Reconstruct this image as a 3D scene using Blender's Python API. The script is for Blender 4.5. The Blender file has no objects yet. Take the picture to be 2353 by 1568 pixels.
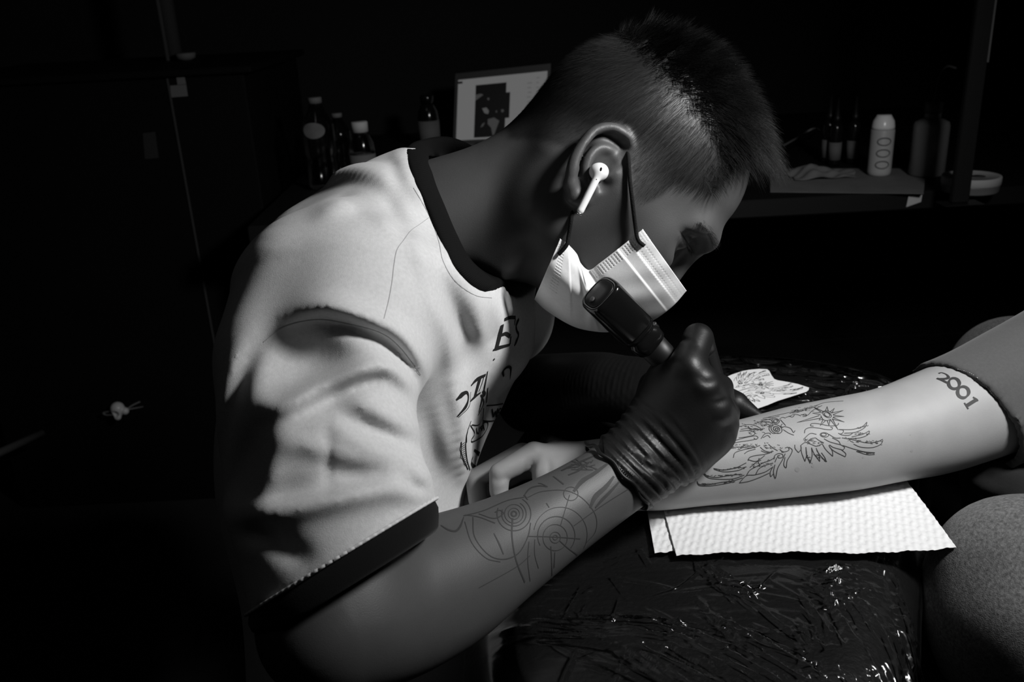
import bpy, math, random, time
import numpy as np
from mathutils import Vector, Matrix
from mathutils.bvhtree import BVHTree
T0 = time.time()
random.seed(7); RNG = np.random.default_rng(7)
SC = bpy.context.scene
COL = SC.collection

# ------------------------------------------------------------------ camera
FPX = 2091.0                                   # focal length in pixels of the 2353 x 1568 frame
CAM = np.array([0.0, 0.0, 1.15])
PITCH, ROLL = math.radians(21.0), math.radians(3.0)
_F = np.array([0, math.cos(PITCH), -math.sin(PITCH)])
_U0 = np.array([0, math.sin(PITCH), math.cos(PITCH)])
_R0 = np.array([1.0, 0, 0])
_R = _R0 * math.cos(ROLL) - _U0 * math.sin(ROLL)
_U = _U0 * math.cos(ROLL) + _R0 * math.sin(ROLL)
cam_data = bpy.data.cameras.new('camera')
cam = bpy.data.objects.new('camera', cam_data)
COL.objects.link(cam)
cam.matrix_world = Matrix(((_R[0], _U[0], -_F[0], CAM[0]), (_R[1], _U[1], -_F[1], CAM[1]),
                           (_R[2], _U[2], -_F[2], CAM[2]), (0, 0, 0, 1)))
cam_data.sensor_width = 36.0
cam_data.lens = FPX / 2353.0 * 36.0
cam_data.clip_start = 0.05
cam_data.dof.use_dof = True
cam_data.dof.focus_distance = 0.72
cam_data.dof.aperture_fstop = 12.0
SC.camera = cam

# ------------------------------------------------------------------ world, lights, exposure
wd = bpy.data.worlds.new('world'); SC.world = wd
wd.use_nodes = True
wd.node_tree.nodes['Background'].inputs[0].default_value = (1, 1, 1, 1)
wd.node_tree.nodes['Background'].inputs[1].default_value = 0.0015

def area_light(name, loc, target, size, power, spread=180):
    ld = bpy.data.lights.new(name, 'AREA'); ld.shape = 'DISK'; ld.size = size; ld.energy = power
    ld.spread = math.radians(spread)
    lo = bpy.data.objects.new(name, ld); COL.objects.link(lo)
    lo.location = loc
    lo.rotation_euler = (Vector(target) - Vector(loc)).to_track_quat('-Z', 'Y').to_euler()
    return lo
area_light('task_lamp_light', (0.57, 0.40, 1.45), (0.24, 0.88, 0.92), 0.15, 4.6, 108)
area_light('fill_light', (-0.5, 0.1, 2.6), (-0.2, 0.6, 0.8), 0.5, 0.4)  # added weak fill that lifts the unlit sides, not a known room lamp
SC.view_settings.view_transform = 'Standard'
SC.view_settings.look = 'None'
SC.view_settings.exposure = 0.0
SC.view_settings.gamma = 1.0
SC.view_settings.use_curve_mapping = False

# ------------------------------------------------------------------ pixel <-> space helpers
def P(px, py, d):
    return np.array([(px - 1176.5) / FPX * d, (py - 784.0) / FPX * d, d])
def W(p):
    p = np.asarray(p, dtype=np.float64)
    return CAM + p[..., 0:1] * _R - p[..., 1:2] * _U + p[..., 2:3] * _F
def toC(w):
    q = np.asarray(w, dtype=np.float64) - CAM
    return np.stack([q @ _R, -(q @ _U), q @ _F], -1)
def depth_at_z(px, py, z):
    d = P(px, py, 1.0)
    w = d[0] * _R - d[1] * _U + _F
    return (z - CAM[2]) / w[2]
def PZ(px, py, z):                 # the point of a horizontal plane seen at a pixel (camera space)
    return P(px, py, depth_at_z(px, py, z))
def WZ(px, py, z):
    return W(PZ(px, py, z))
def WY(px, py, y):                 # the point of a vertical plane y = const seen at a pixel (world)
    d = P(px, py, 1.0); w = d[0] * _R - d[1] * _U + _F
    return CAM + w * (y - CAM[1]) / w[1]
def unit(v):
    v = np.asarray(v, float); return v / np.linalg.norm(v)
WUP = np.array([-(_R @ [0, 0, 1]) * -1, -(_U @ [0, 0, 1]), _F @ [0, 0, 1]])   # world up in camera space

def spline(pts, n=60, closed=False):
    """Catmull-Rom through pts (any dimension)."""
    pts = [np.asarray(p, float) for p in pts]
    if closed:
        q = [pts[-1]] + pts + [pts[0], pts[1]]
    else:
        q = [2 * pts[0] - pts[1]] + pts + [2 * pts[-1] - pts[-2]]
    q = np.array(q); m = len(q) - 3
    t = np.linspace(0, m, n, endpoint=not closed)
    i = np.minimum(t.astype(int), m - 1); u = (t - i)[:, None]
    a, b, c, d = q[i], q[i + 1], q[i + 2], q[i + 3]
    return 0.5 * ((2 * b) + (c - a) * u + (2 * a - 5 * b + 4 * c - d) * u ** 2 + (3 * b - a - 3 * c + d) * u ** 3)

# ------------------------------------------------------------------ signed distance modelling
class Prim:
    def __init__(s, f, lo, hi):
        s.f, s.lo, s.hi = f, np.array(lo, float), np.array(hi, float)
def cone(a, b, ra, rb):
    a, b = np.array(a, float), np.array(b, float)
    ab = b - a; L2 = max(ab @ ab, 1e-12)
    def f(X, Y, Z):
        t = ((X - a[0]) * ab[0] + (Y - a[1]) * ab[1] + (Z - a[2]) * ab[2]) / L2
        t = np.clip(t, 0, 1)
        dx = X - a[0] - t * ab[0]; dy = Y - a[1] - t * ab[1]; dz = Z - a[2] - t * ab[2]
        return np.sqrt(dx * dx + dy * dy + dz * dz) - (ra + (rb - ra) * t)
    r = max(ra, rb)
    return Prim(f, np.minimum(a, b) - r, np.maximum(a, b) + r)
def ball(c, r):
    return cone(c, np.array(c) + 1e-5, r, r)
def ellipsoid(c, radii, axes=None):
    c = np.array(c, float); r = np.array(radii, float)
    A = np.eye(3) if axes is None else np.array([unit(x) for x in axes])
    def f(X, Y, Z):
        x, y, z = X - c[0], Y - c[1], Z - c[2]
        k0 = 0; k1 = 0
        for i in range(3):
            q = (x * A[i, 0] + y * A[i, 1] + z * A[i, 2]) / r[i]
            k0 = k0 + q * q; k1 = k1 + (q / r[i]) ** 2
        k0 = np.sqrt(k0); k1 = np.sqrt(k1) + 1e-9
        return k0 * (k0 - 1) / k1
    e = np.sqrt(((A * r[:, None]) ** 2).sum(0))
    return Prim(f, c - e, c + e)
def box(c, half, axes, rad):
    c = np.array(c, float); hf = np.array(half, float) - rad
    A = np.array([unit(x) for x in axes])
    def f(X, Y, Z):
        x, y, z = X - c[0], Y - c[1], Z - c[2]
        s = 0; m = None
        for i in range(3):
            q = np.abs(x * A[i, 0] + y * A[i, 1] + z * A[i, 2]) - hf[i]
            s = s + np.maximum(q, 0) ** 2
            m = q if m is None else np.maximum(m, q)
        return np.sqrt(s) + np.minimum(m, 0) - rad
    e = np.sqrt(((A * np.array(half)[:, None]) ** 2).sum(0))
    return Prim(f, c - e, c + e)
def loft(rows, side, cap=1.0, grow=0.0):
    """rows: (centre, radius along side, radius across); elliptical sections on a straight axis with offsets"""
    C = np.array([r[0] for r in rows], float)
    ru = np.array([r[1] for r in rows], float) + grow; rv = np.array([r[2] for r in rows], float) + grow
    a = unit(C[-1] - C[0]); u = np.array(side, float); u = unit(u - (u @ a) * a); v = np.cross(a, u)
    t = (C - C[0]) @ a; o = C - C[0]
    tab = spline(np.stack([t, o @ u, o @ v, ru, rv], 1), 400)
    ts = np.linspace(t[0], t[-1], 300)
    cols = [np.interp(ts, tab[:, 0], tab[:, k]).astype(np.float32) for k in range(1, 5)]
    c0 = C[0]; L = t[-1] - t[0]; rc0 = min(ru[0], rv[0]) * cap; rc1 = min(ru[-1], rv[-1]) * cap
    def f(X, Y, Z):
        x, y, z = X - c0[0], Y - c0[1], Z - c0[2]
        tt = x * a[0] + y * a[1] + z * a[2]
        s = np.clip(tt / L, 0, 1) * 298.99
        i = s.astype(np.int32); fr = (s - i).astype(np.float32)
        g = [c[i] * (1 - fr) + c[i + 1] * fr for c in cols]
        qu = (x * u[0] + y * u[1] + z * u[2] - g[0]) / g[2]
        qv = (x * v[0] + y * v[1] + z * v[2] - g[1]) / g[3]
        w = np.where(tt < 0, -tt / rc0, np.maximum(tt - L, 0) / rc1)
        k0 = np.sqrt(qu * qu + qv * qv + w * w)
        k1 = np.sqrt((qu / g[2]) ** 2 + (qv / g[3]) ** 2 + (w / np.where(tt < 0, rc0, rc1)) ** 2) + 1e-9
        return k0 * (k0 - 1) / k1
    R = max(ru.max(), rv.max()) * 1.1
    return Prim(f, C.min(0) - R, C.max(0) + R)
def chain(pts, radii):
    prims = [cone(pts[i], pts[i + 1], radii[i], radii[i + 1]) for i in range(len(pts) - 1)]
    def f(X, Y, Z):
        d = None
        for p in prims:
            e = p.f(X, Y, Z)
            d = e if d is None else np.minimum(d, e)
        return d
    return Prim(f, np.min([p.lo for p in prims], 0), np.max([p.hi for p in prims], 0))

class Field:
    def __init__(s, lo, hi, h):
        s.h = h; s.lo = np.array(lo, float)
        n = np.ceil((np.array(hi) - s.lo) / h).astype(int) + 1
        s.n = n
        s.ax = [(s.lo[i] + h * np.arange(n[i])).astype(np.float32) for i in range(3)]
        s.D = np.full(tuple(n), 1.0, np.float32)
    def _sl(s, lo, hi, m):
        a = np.maximum(np.floor((lo - m - s.lo) / s.h).astype(int), 0)
        b = np.minimum(np.ceil((hi + m - s.lo) / s.h).astype(int) + 1, s.n)
        if (a >= b).any(): return None
        sl = tuple(slice(a[i], b[i]) for i in range(3))
        g = (s.ax[0][sl[0]][:, None, None], s.ax[1][sl[1]][None, :, None], s.ax[2][sl[2]][None, None, :])
        return sl, g
    def add(s, p, k=0.0):
        q = s._sl(p.lo, p.hi, (2.2 * k + 6 * s.h) if k > 0 else .06)
        if q is None: return s
        sl, g = q; d = p.f(*g); D = s.D[sl]
        if k > 0:
            hh = np.maximum(k - np.abs(D - d), 0) / k
            s.D[sl] = np.minimum(D, d) - hh * hh * k * 0.25
        else: s.D[sl] = np.minimum(D, d)
        return s
    def sub(s, p, k=0.0):
        q = s._sl(p.lo, p.hi, (2.2 * k + 6 * s.h) if k > 0 else .06)
        if q is None: return s
        sl, g = q; d = -p.f(*g); D = s.D[sl]
        if k > 0:
            hh = np.maximum(k - np.abs(D - d), 0) / k
            s.D[sl] = np.maximum(D, d) + hh * hh * k * 0.25
        else: s.D[sl] = np.maximum(D, d)
        return s
    def cut(s, pt, n, k=0.0):             # keep the side the normal n points away from
        pt = np.array(pt); n = unit(n)
        d = (s.ax[0] * n[0])[:, None, None] + (s.ax[1] * n[1])[None, :, None] + (s.ax[2] * n[2])[None, None, :] - float(pt @ n)
        s.D = np.maximum(s.D, d.astype(np.float32)); return s
    def displace(s, lo, hi, fn):
        q = s._sl(np.array(lo), np.array(hi), 0)
        if q is None: return s
        sl, g = q; s.D[sl] += fn(*g).astype(np.float32); return s
    def sample(s, p):
        q = (np.asarray(p) - s.lo) / s.h
        i = np.clip(np.floor(q).astype(int), 0, s.n - 2); f = q - i; r = 0
        for a in (0, 1):
            for b in (0, 1):
                for c in (0, 1):
                    w = (f[0] if a else 1 - f[0]) * (f[1] if b else 1 - f[1]) * (f[2] if c else 1 - f[2])
                    r += w * s.D[i[0] + a, i[1] + b, i[2] + c]
        return r
    def hit(s, px, py, d0=0.3, d1=1.6):
        d = d0
        hi = s.lo + s.h * (s.n - 1)
        while d < d1:
            p = P(px, py, d)
            if (p >= s.lo).all() and (p <= hi).all() and s.sample(p) < 0: return d
            d += s.h * 0.5
        return None
    def line(s, pix, r, amount, taper=True, one=0.0):
        """a cloth fold: relief of `amount` metres (negative = groove) along a pixel polyline laid on the surface"""
        q = spline([(x, y) for x, y in pix], max(8, len(pix) * 5))
        q = [(x, y, s.hit(x, y)) for x, y in q]
        q = [(j / (len(q) - 1), x, y, d) for j, (x, y, d) in enumerate(q) if d is not None]
        if len(q) < 3: return s
        z = np.array([e[3] for e in q])
        for _ in range(6): z[1:-1] = (z[:-2] + 2 * z[1:-1] + z[2:]) / 4
        pts = np.array([P(e[1], e[2], zz) for e, zz in zip(q, z)])
        w = np.array([math.sin(math.pi * min(max(e[0], 0.0), 1.0)) ** 0.7 if taper else 1.0 for e in q])
        k = s._sl(pts.min(0), pts.max(0), 2.6 * r + .016)
        if k is None: return s
        sl, (X, Y, Z) = k
        best = None
        U_, V_ = X / Z, Y / Z                      # distances are measured across the line of sight so a fold keeps its full height
        uv_ = pts[:, :2] / pts[:, 2:3]
        for i in range(len(pts) - 1):
            a, ab = uv_[i], uv_[i + 1] - uv_[i]; L2 = ab @ ab + 1e-12
            t = np.clip(((U_ - a[0]) * ab[0] + (V_ - a[1]) * ab[1]) / L2, 0, 1)
            zi = pts[i, 2] + (pts[i + 1, 2] - pts[i, 2]) * t
            d2 = ((U_ - a[0] - t * ab[0]) ** 2 + (V_ - a[1] - t * ab[1]) ** 2) * zi * zi
            g = np.exp(-d2 / (r * r) - ((Z - zi) / (1.2 * r + .014)) ** 4) * (w[i] + (w[i + 1] - w[i]) * t)
            best = g if best is None else np.maximum(best, g)
        s.D[sl] -= (amount * best).astype(np.float32)
        return s
    def mesh(s, smooth=3):
        D = s.D
        D[0] = D[-1] = 1; D[:, 0] = D[:, -1] = 1; D[:, :, 0] = D[:, :, -1] = 1
        I = D < 0
        nx, ny, nz = D.shape
        cnt = np.zeros((nx - 1, ny - 1, nz - 1), np.uint8)
        for a in (0, 1):
            for b in (0, 1):
                for c in (0, 1):
                    cnt += I[a:nx - 1 + a, b:ny - 1 + b, c:nz - 1 + c]
        act = np.nonzero((cnt > 0) & (cnt < 8)); del cnt
        i, j, k = act; N = len(i)
        idx = np.full((nx - 1, ny - 1, nz - 1), -1, np.int32); idx[act] = np.arange(N)
        vs = np.zeros((N, 3)); wn = np.zeros(N)
        cor = [(a, b, c) for a in (0, 1) for b in (0, 1) for c in (0, 1)]
        val = {c: D[i + c[0], j + c[1], k + c[2]].astype(np.float64) for c in cor}
        for c in cor:
            for ax in range(3):
                if c[ax] == 0:
                    e = list(c); e[ax] = 1; e = tuple(e)
                    a, b = val[c], val[e]
                    m = (a < 0) != (b < 0)
                    t = np.where(m, a / np.where(m, a - b, 1), 0)
                    p = np.zeros((N, 3)); p[:] = c; p[:, ax] += t
                    vs[m] += p[m]; wn += m
        vs = vs / wn[:, None] + np.stack([i, j, k], 1)
        vs = s.lo + vs * s.h
        F = []
        for ax in range(3):
            A = np.take(I, range(D.shape[ax] - 1), ax); B = np.take(I, range(1, D.shape[ax]), ax)
            ch = np.nonzero(A != B)
            o1, o2 = (ax + 1) % 3, (ax + 2) % 3
            g = np.array(ch); ok = (g[o1] > 0) & (g[o2] > 0); g = g[:, ok]
            fl = A[tuple(g)]
            q = []
            for d1, d2 in ((1, 1), (0, 1), (0, 0), (1, 0)):
                gg = g.copy(); gg[o1] -= d1; gg[o2] -= d2
                q.append(idx[tuple(gg)])
            q = np.stack(q, 1)
            q[~fl] = q[~fl][:, ::-1]
            F.append(q)
        F = np.concatenate(F)
        F = F[(F >= 0).all(1)]
        E = np.concatenate([F[:, [0, 1]], F[:, [1, 2]], F[:, [2, 3]], F[:, [3, 0]]])
        a = np.concatenate([E[:, 0], E[:, 1]]); b = np.concatenate([E[:, 1], E[:, 0]])
        deg = np.maximum(np.bincount(a, minlength=N), 1)
        for it in range(smooth * 2):
            lam = 0.5 if it % 2 == 0 else -0.51
            mv = np.stack([np.bincount(a, vs[b, c], N) for c in range(3)], 1) / deg[:, None]
            vs = vs + lam * (mv - vs)
        return vs, F
def bvh_of(vs, F):
    return BVHTree.FromPolygons([tuple(v) for v in vs], [tuple(int(x) for x in f) for f in F])
def cast(bvh, px, py):
    d = P(px, py, 1.0)
    r = bvh.ray_cast(Vector((0, 0, 0)), Vector(d).normalized())
    return (np.array(r[0]), np.array(r[1])) if r[0] is not None else (None, None)

# ------------------------------------------------------------------ objects
def mk(name, vw, faces, mat, parent=None, smooth=True, uv=None, attr=None, **props):
    """world-space vertices -> one mesh object with its origin at its base"""
    vw = np.asarray(vw, np.float64)
    lo, hi = vw.min(0), vw.max(0)
    org = np.array([(lo[0] + hi[0]) / 2, (lo[1] + hi[1]) / 2, lo[2]])
    me = bpy.data.meshes.new(name)
    if isinstance(faces, np.ndarray):
        nf, w = faces.shape
        me.vertices.add(len(vw)); me.vertices.foreach_set('co', (vw - org).astype(np.float32).ravel())
        me.loops.add(nf * w); me.loops.foreach_set('vertex_index', faces.astype(np.int32).ravel())
        me.polygons.add(nf)
        me.polygons.foreach_set('loop_start', np.arange(0, nf * w, w, dtype=np.int32))
        me.polygons.foreach_set('loop_total', np.full(nf, w, np.int32))
        me.update(calc_edges=True)
    else:
        me.from_pydata([tuple(v) for v in (vw - org)], [], [tuple(int(i) for i in f) for f in faces])
    if uv is not None:                       # per-vertex uv
        l = me.uv_layers.new(name='UVMap')
        vi = np.zeros(len(me.loops), np.int32); me.loops.foreach_get('vertex_index', vi)
        l.data.foreach_set('uv', np.asarray(uv, np.float32)[vi].ravel())
    if attr is not None:
        for an, av in attr.items():
            at = me.attributes.new(an, 'FLOAT', 'POINT'); at.data.foreach_set('value', np.asarray(av, np.float32))
    if smooth: me.polygons.foreach_set('use_smooth', np.ones(len(me.polygons), bool))
    me.materials.append(mat)
    o = bpy.data.objects.new(name, me); COL.objects.link(o)
    o.location = org
    if parent is not None:
        o.parent = parent; o.location = Vector(org) - PW[parent.name]
    PW[o.name] = Vector(org)
    for k, v in props.items(): o[k] = v
    return o
PW = {}
def thing(name, loc, label, category, group=None):
    o = bpy.data.objects.new(name, None); COL.objects.link(o); o.empty_display_size = 0.05
    o.location = Vector(np.asarray(loc, float)); PW[o.name] = Vector(np.asarray(loc, float))
    o['label'] = label; o['category'] = category
    if group: o['group'] = group
    return o
def ring_mesh(rings, closed_u=True, cap=True):
    """list of equal-length rings of points -> verts, faces"""
    n = len(rings[0]); vs = np.concatenate(rings); F = []
    for r in range(len(rings) - 1):
        for i in range(n if closed_u else n - 1):
            j = (i + 1) % n
            F.append((r * n + i, r * n + j, (r + 1) * n + j, (r + 1) * n + i))
    if cap and closed_u:
        F.append(tuple(range(n))[::-1]); F.append(tuple(range((len(rings) - 1) * n, len(rings) * n)))
    return vs, F
def tube(pts, r, n=10, taper=None):
    pts = np.asarray(pts, float); m = len(pts)
    tg = np.gradient(pts, axis=0); tg /= np.linalg.norm(tg, axis=1)[:, None] + 1e-12
    ref = np.array([0, 0, 1.0]) if abs(tg[0][2]) < 0.9 else np.array([1.0, 0, 0])
    u = unit(np.cross(tg[0], ref)); rings = []
    th = np.linspace(0, 2 * np.pi, n, endpoint=False)
    for i in range(m):
        u = unit(u - (u @ tg[i]) * tg[i]); v = np.cross(tg[i], u)
        rr = r[i] if hasattr(r, '__len__') else r
        rings.append(pts[i] + rr * (np.cos(th)[:, None] * u + np.sin(th)[:, None] * v))
    return ring_mesh(rings)
def lathe(base, axis, profile, n=32, side=None, flat=1.0, sq=2.0):
    """profile: (height along axis, radius); optional superellipse section"""
    a = unit(axis); s = np.array([1.0, 0, 0]) if side is None else np.array(side, float)
    if abs(s @ a) > 0.95: s = np.array([0, 1.0, 0])
    u = unit(s - (s @ a) * a); v = np.cross(a, u)
    th = np.linspace(0, 2 * np.pi, n, endpoint=False); c, q = np.cos(th), np.sin(th)
    cx = np.sign(c) * np.abs(c) ** (2 / sq); sx = np.sign(q) * np.abs(q) ** (2 / sq) * flat
    rings = [np.asarray(base) + h * a + r * (cx[:, None] * u + sx[:, None] * v) for h, r in profile]
    return ring_mesh(rings)
def bevel_box(lo, hi, b=0.004):
    lo, hi = np.array(lo, float), np.array(hi, float)
    rings = []
    for z, k in ((lo[2], b), (lo[2] + b, 0), (hi[2] - b, 0), (hi[2], b)):
        x0, x1, y0, y1 = lo[0] + k, hi[0] - k, lo[1] + k, hi[1] - k
        rings.append(np.array([(x0 + b, y0, z), (x1 - b, y0, z), (x1, y0 + b, z), (x1, y1 - b, z), (x1 - b, y1, z), (x0 + b, y1, z), (x0, y1 - b, z), (x0, y0 + b, z)]))
    return ring_mesh(rings)
def sheet_solid(grid, thick, nrm=None):
    """grid [nu,nv,3] -> closed thin solid, uv"""
    nu, nv, _ = grid.shape
    if nrm is None:
        du = np.gradient(grid, axis=0); dv = np.gradient(grid, axis=1)
        nrm = np.cross(du, dv); nrm /= np.linalg.norm(nrm, axis=2)[:, :, None] + 1e-12
    top = (grid + nrm * thick / 2).reshape(-1, 3); bot = (grid - nrm * thick / 2).reshape(-1, 3)
    N = nu * nv; F = []
    id_ = np.arange(N).reshape(nu, nv)
    for i in range(nu - 1):
        for j in range(nv - 1):
            a, b, c, d = id_[i, j], id_[i + 1, j], id_[i + 1, j + 1], id_[i, j + 1]
            F.append((a, b, c, d)); F.append((d + N, c + N, b + N, a + N))
    edge = [(i, 0) for i in range(nu)] + [(nu - 1, j) for j in range(1, nv)] + [(i, nv - 1) for i in range(nu - 2, -1, -1)] + [(0, j) for j in range(nv - 2, 0, -1)]
    e = [id_[x] for x in edge]
    for q in range(len(e)):
        a, b = e[q], e[(q + 1) % len(e)]
        F.append((a, a + N, b + N, b))
    u = np.linspace(0, 1, nu)[:, None] + np.zeros((1, nv)); v = np.linspace(0, 1, nv)[None] + np.zeros((nu, 1))
    uv = np.stack([u, v], 2).reshape(-1, 2)
    return np.concatenate([top, bot]), F, np.concatenate([uv, uv])

# ------------------------------------------------------------------ materials (procedural)
class M:
    pass
def new_mat(name):
    m = bpy.data.materials.new(name); m.use_nodes = True
    nt = m.node_tree; b = nt.nodes['Principled BSDF']
    return m, nt, b
def g3(v): return (v, v, v, 1)
def lk(nt, a, b): nt.links.new(a, b)
def noise_bump(nt, b, scale, strength, dist=0.001, detail=3, coord='Object', stretch=None, chain_from=None):
    tc = nt.nodes.new('ShaderNodeTexCoord'); n = nt.nodes.new('ShaderNodeTexNoise')
    n.inputs['Scale'].default_value = scale; n.inputs['Detail'].default_value = detail
    src = tc.outputs[coord]
    if stretch:
        mp = nt.nodes.new('ShaderNodeMapping'); mp.inputs['Scale'].default_value = stretch
        lk(nt, src, mp.inputs[0]); src = mp.outputs[0]
    lk(nt, src, n.inputs['Vector'])
    bp = nt.nodes.new('ShaderNodeBump'); bp.inputs['Strength'].default_value = strength; bp.inputs['Distance'].default_value = dist
    lk(nt, n.outputs[0], bp.inputs['Height'])
    if chain_from is not None: lk(nt, chain_from, bp.inputs['Normal'])
    lk(nt, bp.outputs[0], b.inputs['Normal'])
    return n, bp
def col_noise(nt, b, scale, lo, hi, detail=3, stretch=None):
    tc = nt.nodes.new('ShaderNodeTexCoord'); n = nt.nodes.new('ShaderNodeTexNoise')
    n.inputs['Scale'].default_value = scale; n.inputs['Detail'].default_value = detail
    src = tc.outputs['Object']
    if stretch:
        mp = nt.nodes.new('ShaderNodeMapping'); mp.inputs['Scale'].default_value = stretch
        lk(nt, src, mp.inputs[0]); src = mp.outputs[0]
    lk(nt, src, n.inputs['Vector'])
    mr = nt.nodes.new('ShaderNodeMapRange'); mr.inputs[1].default_value = 0.3; mr.inputs[2].default_value = 0.7
    mr.inputs[3].default_value = lo; mr.inputs[4].default_value = hi
    lk(nt, n.outputs[0], mr.inputs[0]); lk(nt, mr.outputs[0], b.inputs['Base Color'])
    return mr
def simple(name, col, rough=0.6, spec=0.4, metal=0.0, bump=None, var=None, coat=0.0, sheen=0.0):
    m, nt, b = new_mat(name)
    b.inputs['Base Color'].default_value = g3(col); b.inputs['Roughness'].default_value = rough
    b.inputs['Specular IOR Level'].default_value = spec; b.inputs['Metallic'].default_value = metal
    b.inputs['Coat Weight'].default_value = coat; b.inputs['Sheen Weight'].default_value = sheen
    if var: col_noise(nt, b, var[0], col * (1 - var[1]), col * (1 + var[1]))
    if bump: noise_bump(nt, b, bump[0], bump[1], bump[2] if len(bump) > 2 else 0.001)
    return m
def skin(name, col, hair_col=0.02, rough=0.5):
    m, nt, b = new_mat(name)
    b.inputs['Roughness'].default_value = rough; b.inputs['Specular IOR Level'].default_value = 0.45
    mr = col_noise(nt, b, 45, col * 0.95, col * 1.05, 6)
    at = nt.nodes.new('ShaderNodeAttribute'); at.attribute_name = 'scalp'
    mx = nt.nodes.new('ShaderNodeMix'); mx.data_type = 'RGBA'
    lk(nt, at.outputs['Fac'], mx.inputs[0]); lk(nt, mr.outputs[0], mx.inputs[6]); mx.inputs[7].default_value = g3(hair_col)
    lk(nt, mx.outputs[2], b.inputs['Base Color'])
    noise_bump(nt, b, 1400, 0.16, 0.0006, 2)
    b.inputs['Subsurface Weight'].default_value = 0.06; b.inputs['Subsurface Radius'].default_value = (0.004, 0.004, 0.004)
    b.inputs['Subsurface Scale'].default_value = 1.0
    return m
def cloth(name, col, scale=1800, strength=0.25, var=0.06, rough=0.95):
    m, nt, b = new_mat(name)
    b.inputs['Roughness'].default_value = rough; b.inputs['Specular IOR Level'].default_value = 0.15
    b.inputs['Sheen Weight'].default_value = 0.1
    col_noise(nt, b, 400, col * (1 - var), col * (1 + var), 4)
    noise_bump(nt, b, scale, strength, 0.0008, 2)
    return m
def wave_cloth(name, col, scale, strength):
    m, nt, b = new_mat(name)
    b.inputs['Base Color'].default_value = g3(col); b.inputs['Roughness'].default_value = 0.95; b.inputs['Specular IOR Level'].default_value = 0.1
    tc = nt.nodes.new('ShaderNodeTexCoord'); w = nt.nodes.new('ShaderNodeTexWave'); w.inputs['Scale'].default_value = scale
    w.bands_direction = 'X'; lk(nt, tc.outputs['UV'], w.inputs['Vector'])
    bp = nt.nodes.new('ShaderNodeBump'); bp.inputs['Strength'].default_value = strength; bp.inputs['Distance'].default_value = 0.001
    lk(nt, w.outputs[0], bp.inputs['Height']); lk(nt, bp.outputs[0], b.inputs['Normal'])
    return m
MAT = M()
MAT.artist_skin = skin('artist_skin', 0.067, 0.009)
MAT.client_skin = skin('client_skin', 0.265, 0.05, 0.55)
MAT.shirt = cloth('white_cotton', 0.68)
MAT.rib = wave_cloth('black_rib_knit', 0.006, 60, 0.4)
MAT.black_cuff = cloth('black_cotton', 0.006)
MAT.client_shirt = cloth('grey_cotton', 0.066, 1500, 0.3)
MAT.jeans = cloth('grey_jeans', 0.11, 1100, 0.6, 0.45)
MAT.glove = simple('black_nitrile', 0.006, 0.45, 0.35, bump=(500, 0.08))
MAT.hair = simple('black_hair', 0.005, 0.5, 0.22)
MAT.ink = simple('tattoo_ink', 0.028, 0.6, 0.3)
MAT.old_ink = simple('faded_ink', 0.034, 0.6, 0.3)
MAT.print = simple('black_print', 0.02, 0.8, 0.2)
MAT.seam = simple('seam_thread', 0.42, 0.9, 0.1)
MAT.white_plastic = simple('white_plastic', 0.82, 0.25, 0.5)
MAT.black_plastic = simple('black_plastic', 0.006, 0.45, 0.3)
MAT.black_gloss = simple('black_gloss', 0.006, 0.14, 0.55)
MAT.dark_grey = simple('dark_grey', 0.05, 0.6, 0.3)
MAT.leather = simple('black_leather', 0.004, 0.55, 0.15, bump=(260, 0.6, 0.001))
MAT.cord = simple('black_cord', 0.006, 0.8, 0.2, bump=(900, 0.5))

# ------------------------------------------------------------------ room
def plane(name, pts, mat, **props):
    return mk(name, np.array(pts, float), [tuple(range(len(pts)))], mat, smooth=False, **props)
MAT.wall = simple('dark_painted_wall', 0.009, 0.85, 0.2, bump=(40, 0.2), var=(3, 0.15))
MAT.floor = simple('dark_floor', 0.02, 0.6, 0.3, var=(5, 0.2))
X0, X1, Y0, Y1, Z1 = -1.9, 2.2, -1.6, 2.85, 2.7
def slab(name, lo, hi, mat):
    v, f = bevel_box(lo, hi, 0.002); return mk(name, v, f, mat, smooth=False, kind='structure')
slab('floor', (X0, Y0, -0.1), (X1, Y1, 0), MAT.floor)
slab('ceiling', (X0, Y0, Z1), (X1, Y1, Z1 + 0.1), MAT.wall)
slab('wall_back', (X0, Y1, 0), (X1, Y1 + 0.1, Z1), MAT.wall)
slab('wall_left', (X0 - 0.1, Y0, 0), (X0, Y1, Z1), MAT.wall)
slab('wall_right', (X1, Y0, 0), (X1 + 0.1, Y1, Z1), MAT.wall)
slab('wall_front', (X0, Y0 - 0.1, 0), (X1, Y0, Z1), MAT.wall)
print('setup', time.time() - T0)

# ------------------------------------------------------------------ artist: head frame
HF = unit([0.665, 0.735, 0.10])                       # where the face points
HL = np.array([0.02, 0.22, -0.97]); HL = unit(HL - (HL @ HF) * HF)   # towards his right side (the camera)
HU = np.cross(HF, HL)
if HU[1] > 0: HU = -HU
EAR = P(1388, 398, 0.690)
HS = 1.05
HO = EAR - 0.070 * HS * HL
def H(a, b, c=0.0): return HO + HS * (a * HF + b * HU + c * HL)
HA = (HF, HU, HL)
NECK_BASE = P(1060, 515, 0.775)
PAD_Z = 0.715

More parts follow.
